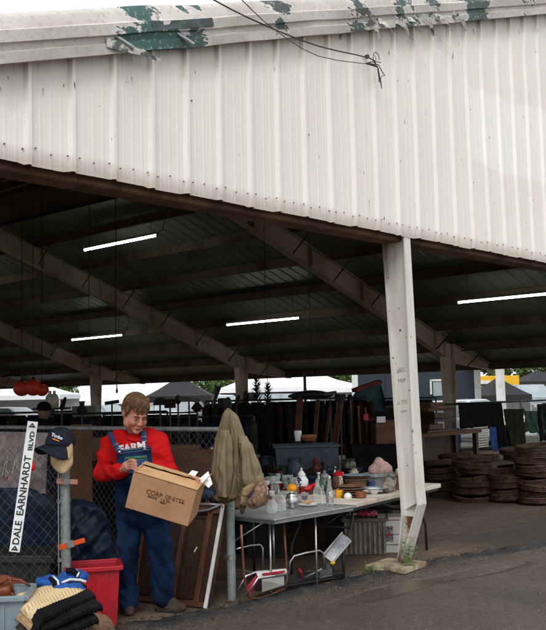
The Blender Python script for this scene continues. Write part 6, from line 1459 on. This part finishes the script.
def vehicle(name, lab, cat, loc, rz, kind, paint, group=None):
    t = thing(name, lab, cat, loc, rz, group)
    S = {'sedan': (4.6, 1.8, [(2.3, .35), (2.28, .62), (1.9, .80), (1.05, .92), (-1.5, .98), (-2.2, .92), (-2.3, .6), (-2.28, .35)], [(1.0, .92), (.25, 1.40), (-.9, 1.43), (-1.65, .98)], .32),
         'suv': (4.6, 1.9, [(2.3, .4), (2.3, .85), (2.1, 1.0), (1.1, 1.08), (-2.2, 1.12), (-2.3, .8), (-2.28, .4)], [(1.1, 1.08), (.45, 1.72), (-1.9, 1.76), (-2.22, 1.12)], .36),
         'van': (5.2, 2.0, [(2.6, .4), (2.6, .9), (2.2, 1.12), (1.6, 1.2), (-2.55, 1.2), (-2.6, .8), (-2.58, .4)], [(1.6, 1.2), (1.0, 1.98), (-2.4, 2.02), (-2.55, 1.2)], .36),
         'pickup': (5.6, 2.0, [(2.8, .5), (2.8, 1.02), (2.6, 1.16), (1.2, 1.24), (-.9, 1.26), (-2.75, 1.26), (-2.8, .9), (-2.78, .5)], [(1.15, 1.24), (.45, 1.88), (-.6, 1.90), (-1.0, 1.26)], .42)}[kind]
    Ln, Wd, body_, cabn, wr = S; h = Wd / 2
    r = MB(); n = len(body_); vs = []
    for k, (yy, ins) in enumerate(((-h, .06), (-h + .07, 0), (h - .07, 0), (h, .06))):
        for (x, z) in body_: vs.append(V((x * (1 - ins * .3), yy, z - (ins * .6 if z > .6 else -ins * .3))))
    fs = [tuple(range(n))[::-1], tuple(range(3 * n, 4 * n))]
    for k in range(3): fs += [(k * n + i, k * n + (i + 1) % n, (k + 1) * n + (i + 1) % n, (k + 1) * n + i) for i in range(n)]
    r.add(vs, fs); r.build('body', paint, t, world=False, bevel=.04, smooth=True)
    hb, ht_ = h - .07, h - .26; c = cabn; r = MB()
    B = [V((c[0][0], -hb, c[0][1] - .02)), V((c[0][0], hb, c[0][1] - .02)), V((c[3][0], hb, c[3][1] - .02)), V((c[3][0], -hb, c[3][1] - .02))]; T = [V((c[1][0], -ht_, c[1][1])), V((c[1][0], ht_, c[1][1])), V((c[2][0], ht_, c[2][1])), V((c[2][0], -ht_, c[2][1]))]
    r.add(B + T, [(0, 3, 2, 1), (4, 5, 6, 7), (0, 1, 5, 4), (1, 2, 6, 5), (2, 3, 7, 6), (3, 0, 4, 7)]); r.build('cabin', paint, t, world=False, bevel=.05)
    def win(nm, a, b_, cc, d, k=.12):
        m_ = (a + b_ + cc + d) / 4; nrm = (b_ - a).cross(d - a).normalized(); nrm = nrm if nrm.dot(m_ - V((0, 0, 1.2))) > 0 else -nrm; q = MB(); q.add([p.lerp(m_, k) + nrm * .012 for p in (a, b_, cc, d)], [(0, 1, 2, 3)]); q.build(nm, MT['cglass'], t, world=False)
    win('windshield', B[0], B[1], T[1], T[0], .08); win('rear_window', B[2], B[3], T[3], T[2])
    for s_, (p, q_) in ((1, (1, 2)), (-1, (0, 3))):
        mb_, mt_ = B[p].lerp(B[q_], .52), T[p].lerp(T[q_], .5); win('side_window', B[p], mb_, mt_, T[p]); win('side_window', mb_, B[q_], T[q_], mt_)
    for x in (Ln * .31, -Ln * .31):
        for s_ in (-1, 1):
            r = MB(); r.lathe([(wr * .6, -.11), (wr, -.10), (wr, .10), (wr * .6, .11)], (x, s_ * (h - .10), wr), 20, rot=Matrix.Rotation(PI / 2, 3, 'X')); wh = r.build('wheel', MT['tyre'], t, world=False, smooth=True)
            r = MB(); r.lathe([(wr * .2, -.125), (wr * .6, -.115), (wr * .6, .115), (wr * .2, .125)], (x, s_ * (h - .10), wr), 14, rot=Matrix.Rotation(PI / 2, 3, 'X')); r.build('rim', MT['chrome'], wh, world=False)
    for s_ in (-1, 1):
        r = MB(); r.box((Ln / 2 - .03, s_ * (h - .3), .74 if kind != 'pickup' else .92), (.1, .34, .18)); r.build('headlight', MT['lampg'], t, world=False, bevel=.02)
        r = MB(); r.box((-Ln / 2 + .03, s_ * (h - .2), .8), (.08, .2, .25)); r.build('tail_light', MT['tail'], t, world=False, bevel=.02)
        r = MB(); r.box((c[0][0] - .25, s_ * (h + .06), c[0][1] + .1), (.12, .22, .15)); r.build('mirror', paint, t, world=False, bevel=.03)
    r = MB(); r.box((Ln / 2, 0, .66 if kind != 'pickup' else .86), (.05, Wd * .5, .2 if kind != 'pickup' else .34)); r.build('grille', MT['black'], t, world=False)
    r = MB(); r.box((Ln / 2 + .02, 0, .46), (.12, Wd * .94, .16)); r.build('bumper', MT['chrome'] if kind == 'pickup' else paint, t, world=False, bevel=.03)
    return t
FD = math.atan2(-FH.y, -FH.x)     # facing the camera
vehicle('pickup_truck', 'silver pickup truck facing the market at the right edge', 'pickup truck', at(526, 45), FD + .15, 'pickup', MT['paints'])
vehicle('parked_car', 'white sedan parked in front of the dark trailer', 'car', at(447, 26.5), FD - 1.35, 'sedan', MT['paintw'])
vehicle('parked_van', 'white van standing right of the black canopy tent', 'van', at(214, 38), FD + .5, 'suv', MT['paintw'])
vehicle('parked_car', 'white car partly under the black canopy tent', 'car', at(178, 42), FD - .7, 'suv', MT['paintw'])
vehicle('parked_car', 'silver sedan parked left of the man\'s head', 'car', at(105, 44), FD + 1.0, 'sedan', MT['paints'])
vehicle('parked_car', 'white sedan below the white market tents', 'car', at(262, 44), FD + 1.3, 'sedan', MT['paintw'])
vehicle('parked_car', 'silver car behind the canoe and racks', 'car', at(300, 46), FD + 1.2, 'suv', MT['paints'])
vehicle('parked_car', 'white car at the far left opening', 'car', at(14, 40), FD + 1.2, 'sedan', MT['paintw'])
# enclosed trailer
tA, tB = at(354, 30.6), at(479, 29.8); dv = (tB - tA); tl_ = dv.length; ang = math.atan2(dv.y, dv.x)
tr = thing('enclosed_trailer', 'long dark navy enclosed trailer with white roof edge beyond the shed', 'trailer', (tA + tB) / 2, ang)
nvy = mat('dark_slate_panel', (.030, .040, .055), (.022, .03, .042), 2, rough=.4, bp=.1)
r = MB(); r.box((0, 1.05, 1.42), (tl_, 2.1, 1.84)); r.build('body', nvy, tr, world=False, bevel=.03)
r = MB(); r.box((0, 1.05, 2.39), (tl_ + .04, 2.16, .10)); r.build('roof', MT['white'], tr, world=False, bevel=.02)
for s_ in (-1, 1): r = MB(); r.box((s_ * (tl_ / 2 - .04), -.02, 1.40), (.20, .08, 1.88)); r.build('corner_trim', MT['white'], tr, world=False)
wx = (424 - 354) / 125 * tl_ - tl_ / 2 + .25
r = MB()
for c, s in (((wx + .3, -.03, 2.03), (.62, .05, .06)), ((wx, -.03, 1.82), (.06, .05, .48))): r.box(c, s)
r.build('door_frame', MT['white'], tr, world=False); r = MB(); r.box((wx + .32, -.02, 1.75), (.5, .03, .45)); r.build('window', MT['cglass'], tr, world=False)
for x in (-.6, .4):
    for s_ in (.1, 2.0): r = MB(); r.lathe([(.2, -.1), (.33, -.1), (.33, .1), (.2, .1)], (x, s_, .33), 18, rot=Matrix.Rotation(PI / 2, 3, 'X')); r.build('wheel', MT['tyre'], tr, world=False, smooth=True)
for x in (-1, 1): r = MB(); r.box((x * tl_ / 4.1, -.012, 1.42), (.02, .03, 1.82)); r.build('seam', MT['black'], tr, world=False)
# tents
def tent(x, d, w_, ez_, pz, m_, lab, frame=MT['white'], rz=0., walls=False):
    c = at(x, d); t = thing('canopy_tent', lab, 'tent', c, YAW + rz); h = w_ / 2; r = MB()
    def f(a, b_):
        i = int(a * 4) % 4; u = a * 4 - int(a * 4); cs = [V((-h, -h, 0)), V((h, -h, 0)), V((h, h, 0)), V((-h, h, 0))]; p = cs[i].lerp(cs[(i + 1) % 4], u); return V((p.x * (1 - b_), p.y * (1 - b_), ez_ + (pz - ez_) * (b_ ** 1.15)))
    r.grid(f, 16, 8); r.build('roof', m_, t, world=False, solid=.02); r = MB()
    r.grid(lambda a, b_: (lambda p: V((p.x * 1.003, p.y * 1.003, ez_ - .22 * b_)))(f(a, 0)), 16, 1); r.build('valance', m_, t, world=False, solid=.01)
    for sx in (-1, 1):
        for sy in (-1, 1): r = MB(); r.bar((sx * (h - .04), sy * (h - .04), 0), (sx * (h - .04), sy * (h - .04), ez_), .04, .04); r.build('leg', frame, t, world=False)
    if walls:
        r = MB(); r.box((0, h - .02, ez_ / 2), (w_ - .1, .02, ez_)); r.build('side_wall', m_, t, world=False); r = MB(); r.box((-h + .02, 0, ez_ / 2), (.02, w_ - .1, ez_)); r.build('side_wall', m_, t, world=False)
    return t
tw = mat('white_canvas', (.78, .79, .80), (.72, .73, .75), 2, rough=.8, var=.03); tkk = mat('black_canvas', (.02, .021, .024), (.03, .03, .034), 2, rough=.8); tyl = mat('yellow_canvas', (.72, .42, .02), (.65, .36, .02), 2, rough=.8, var=.05)
tent(262, 48, 4.2, 2.05, 2.95, tw, 'white peaked tent right of the second far column', walls=True); tent(306, 50, 5.2, 2.0, 3.1, tw, 'widest white peaked tent in the middle of the opening', walls=True); tent(338, 47, 3.2, 1.95, 2.35, tw, 'low white tent left of the dark trailer', walls=True)
tent(25, 46, 4.5, 1.95, 2.8, tw, 'white tent at the far left of the lot', walls=True); tent(106, 55, 4.6, 1.6, 2.0, tw, 'low white tent beyond the man on his left', walls=True)
tent(181, 36, 2.5, 1.72, 2.52, tkk, 'black canopy tent with pale truss frame above the man\'s shoulder', frame=MT['white'])
tent(498, 38, 1.9, 1.45, 2.18, tkk, 'black peaked tent below the yellow awning', rz=.3); tent(538, 56, 2.6, 2.1, 2.8, tkk, 'black peaked tent above the pickup truck', rz=.2); tent(486, 46, 2.0, 1.5, 1.9, GM[2], 'dark brown stall tent at the trailer corner', rz=.1)
yw = thing('food_truck', 'yellow box truck with a white and black board behind the black tent', 'truck', at(499, 52), YAW)
r = MB(); r.box((0, 1, 1.5), (2.3, 2.0, 1.9)); r.build('body', tyl, yw, world=False, bevel=.03); r = MB(); r.box((-.85, -.03, 1.95), (.75, .05, .5)); sb = r.build('board', MT['white'], yw, world=False); r = MB(); r.box((-.85, -.07, 1.95), (.6, .02, .12)); r.build('print', MT['black'], sb, world=False)
for x in (-.8, .8): r = MB(); r.lathe([(.2, -.1), (.38, -.1), (.38, .1), (.2, .1)], (x, .1, .38), 18, rot=Matrix.Rotation(PI / 2, 3, 'X')); r.build('wheel', MT['tyre'], yw, world=False, smooth=True)
# neighbouring white shelter
sh2 = thing('white_shelter', 'white posted neighbouring shelter over the pickup truck', 'shelter', at(520, 27))
z2 = 2.45; a, b_ = at(485, 27, z2), at(640, 27, z2)
r = MB(); r.bar(a, b_, .12, .22); r.build('beam', MT['white'], sh2); r = MB(); r.prism([a + V((0, 0, .14)), b_ + V((0, 0, .14)), b_ + FH * 7 + V((0, 0, .4)), a + FH * 7 + V((0, 0, .4))], (0, 0, .05)); r.build('roof', MT['galv'], sh2)
for x, d in ((500.5, 27), (640, 27), (500, 34), (462, 34)):
    p = at(x, d); r = MB(); r.bar(p, V((p.x, p.y, z2)), .19 if d < 30 else .12, .19, up=(1, 0, 0)); r.build('post', MT['white'], sh2)
p0 = at(305, 26); r = MB(); r.tube([p0, V((p0.x, p0.y, 2.3))], .04, 8); tag(r.build('tent_pole', MT['black']), 'thick black pole standing in the opening between the white tents', 'pole')
# trees
def ftree(x, d, Hh_, W2, sd_, lab, cm):
    b0 = at(x, d); rn = random.Random(sd_); t = thing('leafy_tree', lab, 'tree', b0)
    r = MB(); tp_ = b0 + V((0, 0, Hh_ * .8)); r.tube([b0, b0.lerp(tp_, .5) + V((.1, 0, 0)), tp_], [.22, .15, .04], 8)
    cl_ = []
    for k in range(26):
        a = rn.random() * 6.28; hh_ = rn.uniform(.22, .95); rad = W2 * (1 - abs(hh_ - .5) * 1.1) * rn.uniform(.2, 1); c = b0 + V((math.cos(a) * rad, math.sin(a) * rad, Hh_ * hh_)); cl_.append((c, rn.uniform(.5, 1.0)))
        if k < 9: r.tube([b0 + V((0, 0, Hh_ * hh_ * .6)), c], [.06, .02], 5)
    r.build('trunk', MT['wood'], t); r = MB()
    for c, s_ in cl_:
        for j in range(95):
            o = V((rn.gauss(0, 1), rn.gauss(0, 1), rn.gauss(0, .75))); o = o.normalized() * s_ * rn.uniform(.5, 1.15); p = c + o; a = V((rn.uniform(-1, 1), rn.uniform(-1, 1), rn.uniform(-1, 1))).normalized(); b_ = a.cross(V((rn.uniform(-1, 1), 1, rn.uniform(-1, 1)))).normalized(); l = rn.uniform(.09, .19)
            r.add([p - a * l, p + b_ * l * .6, p + a * l, p - b_ * l * .6], [(0, 1, 2, 3)])
    r.build('crown', cm, t, fixn=False)
lg1 = mat('tree_leaves_green', (.07, .13, .025), (.03, .065, .014), 1.2, rough=.7, bp=0, var=.4, bs=3); lg2 = mat('tree_leaves_yellow', (.13, .15, .03), (.05, .08, .018), 1.2, rough=.7, bp=0, var=.4, bs=3)
for k, (x, d, h, w_, cm) in enumerate(((214, 62, 4.0, 1.7, lg1), (232, 66, 3.6, 1.5, lg2), (322, 70, 5.0, 2.6, lg1), (352, 72, 5.4, 2.8, lg2), (384, 70, 5.2, 2.6, lg1), (412, 72, 5.0, 2.4, lg1), (496, 72, 5.6, 2.4, lg2), (522, 66, 5.6, 2.6, lg1), (548, 64, 5.4, 2.6, lg2), (575, 66, 6.0, 3.0, lg1), (60, 70, 3.6, 2.0, lg1))):
    ftree(x, d, h, w_, 50 + k, ('green tree right of the black canopy tent', 'smaller yellowish tree beside the second far column', 'green tree above the right slope of the widest white tent', 'yellow green tree above the left end of the dark trailer', 'green tree over the dark trailer left of the white column', 'green tree hidden behind the white column', 'yellow green tree behind the white shelter post', 'green tree right above the pickup truck', 'yellowish tree at the right edge of the opening', 'tree beyond the right edge of the opening', 'green tree seen past the orange lanterns')[k], cm)

# ------------------------------------------------------------------ crowd of small wares
rnd = random.Random(5)
WM = {'white': MT['porcelain'], 'brown': mat('brown_ware', (.16, .07, .03), (.09, .04, .02), 9, rough=.35), 'blue': mat('blue_ware', (.05, .09, .20), rough=.25), 'cream': mat('cream_ware', (.55, .47, .34), rough=.3), 'dark red': mat('dark_red_ware', (.22, .015, .015), rough=.3), 'green': mat('green_ware', (.06, .12, .07), rough=.3), 'silver': MT['silver'], 'clear': gl}
KP = {'cup': [(.025, 0), (.035, .01), (.04, .06), (.036, .06), (.03, .012)], 'bowl': [(.03, 0), (.05, .02), (.065, .045), (.058, .043), (.02, .008)], 'jar': [(.03, 0), (.04, .02), (.04, .08), (.03, .095), (.033, .11), (.01, .115)], 'candlestick': [(.04, 0), (.03, .012), (.009, .03), (.014, .07), (.008, .10), (.02, .12), (.015, .13)], 'saucer': [(.03, 0), (.07, .012), (.065, .016), (.02, .006)], 'figurine': [(.025, 0), (.022, .03), (.03, .06), (.014, .085), (.02, .11), (.004, .13)]}
spots = []
for k in range(400):
    if len(spots) > 74: break
    x = rnd.uniform(250, 398); y = rnd.uniform(478, 500) if x < 300 else rnd.uniform(479, 497)
    if x > 335 and y > 490: y = rnd.uniform(480, 490)
    p = G(x, y, .684)
    if all((p - q).length > .085 for q in spots): spots.append(p)
KC = list(WM)
for p in spots:
    kn = rnd.choice(list(KP)); c_n = rnd.choice(KC); s_ = rnd.uniform(.75, 1.2); r = MB(); r.lathe([(a * s_, b_ * s_) for a, b_ in KP[kn]], p, 16)
    tag(r.build(kn, WM[c_n], origin=p, smooth=True), 'small %s %s among the wares crowding the folding tables' % (c_n, kn), kn, '%s %ss crowding the tables' % (c_n, kn))
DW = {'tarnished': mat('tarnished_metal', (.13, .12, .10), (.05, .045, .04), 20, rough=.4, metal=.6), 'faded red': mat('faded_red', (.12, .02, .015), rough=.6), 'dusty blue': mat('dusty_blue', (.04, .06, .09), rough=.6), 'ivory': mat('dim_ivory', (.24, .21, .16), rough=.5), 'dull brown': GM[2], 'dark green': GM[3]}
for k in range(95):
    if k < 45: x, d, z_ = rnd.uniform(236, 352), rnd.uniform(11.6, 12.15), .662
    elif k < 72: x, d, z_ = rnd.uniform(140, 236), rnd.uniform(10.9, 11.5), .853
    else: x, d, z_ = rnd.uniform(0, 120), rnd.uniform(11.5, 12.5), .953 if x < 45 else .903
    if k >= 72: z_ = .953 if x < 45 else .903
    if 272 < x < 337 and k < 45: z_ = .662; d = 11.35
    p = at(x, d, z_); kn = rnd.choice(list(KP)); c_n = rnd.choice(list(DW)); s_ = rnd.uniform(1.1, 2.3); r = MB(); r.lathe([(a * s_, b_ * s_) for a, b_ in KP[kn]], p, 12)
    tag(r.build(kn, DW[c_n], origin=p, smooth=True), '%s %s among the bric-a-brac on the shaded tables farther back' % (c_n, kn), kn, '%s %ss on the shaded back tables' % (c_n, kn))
for k, (x, y, d_, s3, m_) in enumerate(((268, 556, 0, (.42, .3, .32), MT['black']), (303, 553, 0, (.46, .34, .36), GM[2]), (333, 548, 0, (.34, .3, .34), MT['black']), (250, 552, 0, (.3, .3, .42), GM[1]))):
    tote('storage_bin', ('black bin in the shade under the glassware, second from the post', 'dark brown bin under the middle of the tables', 'black bin under the joint of the two front tables', 'dark navy bin nearest the jacket post under the tables')[k], G(x, y), s3[0], s3[1], s3[2], m_, YAW + rnd.uniform(-.3, .3), lid=m_)
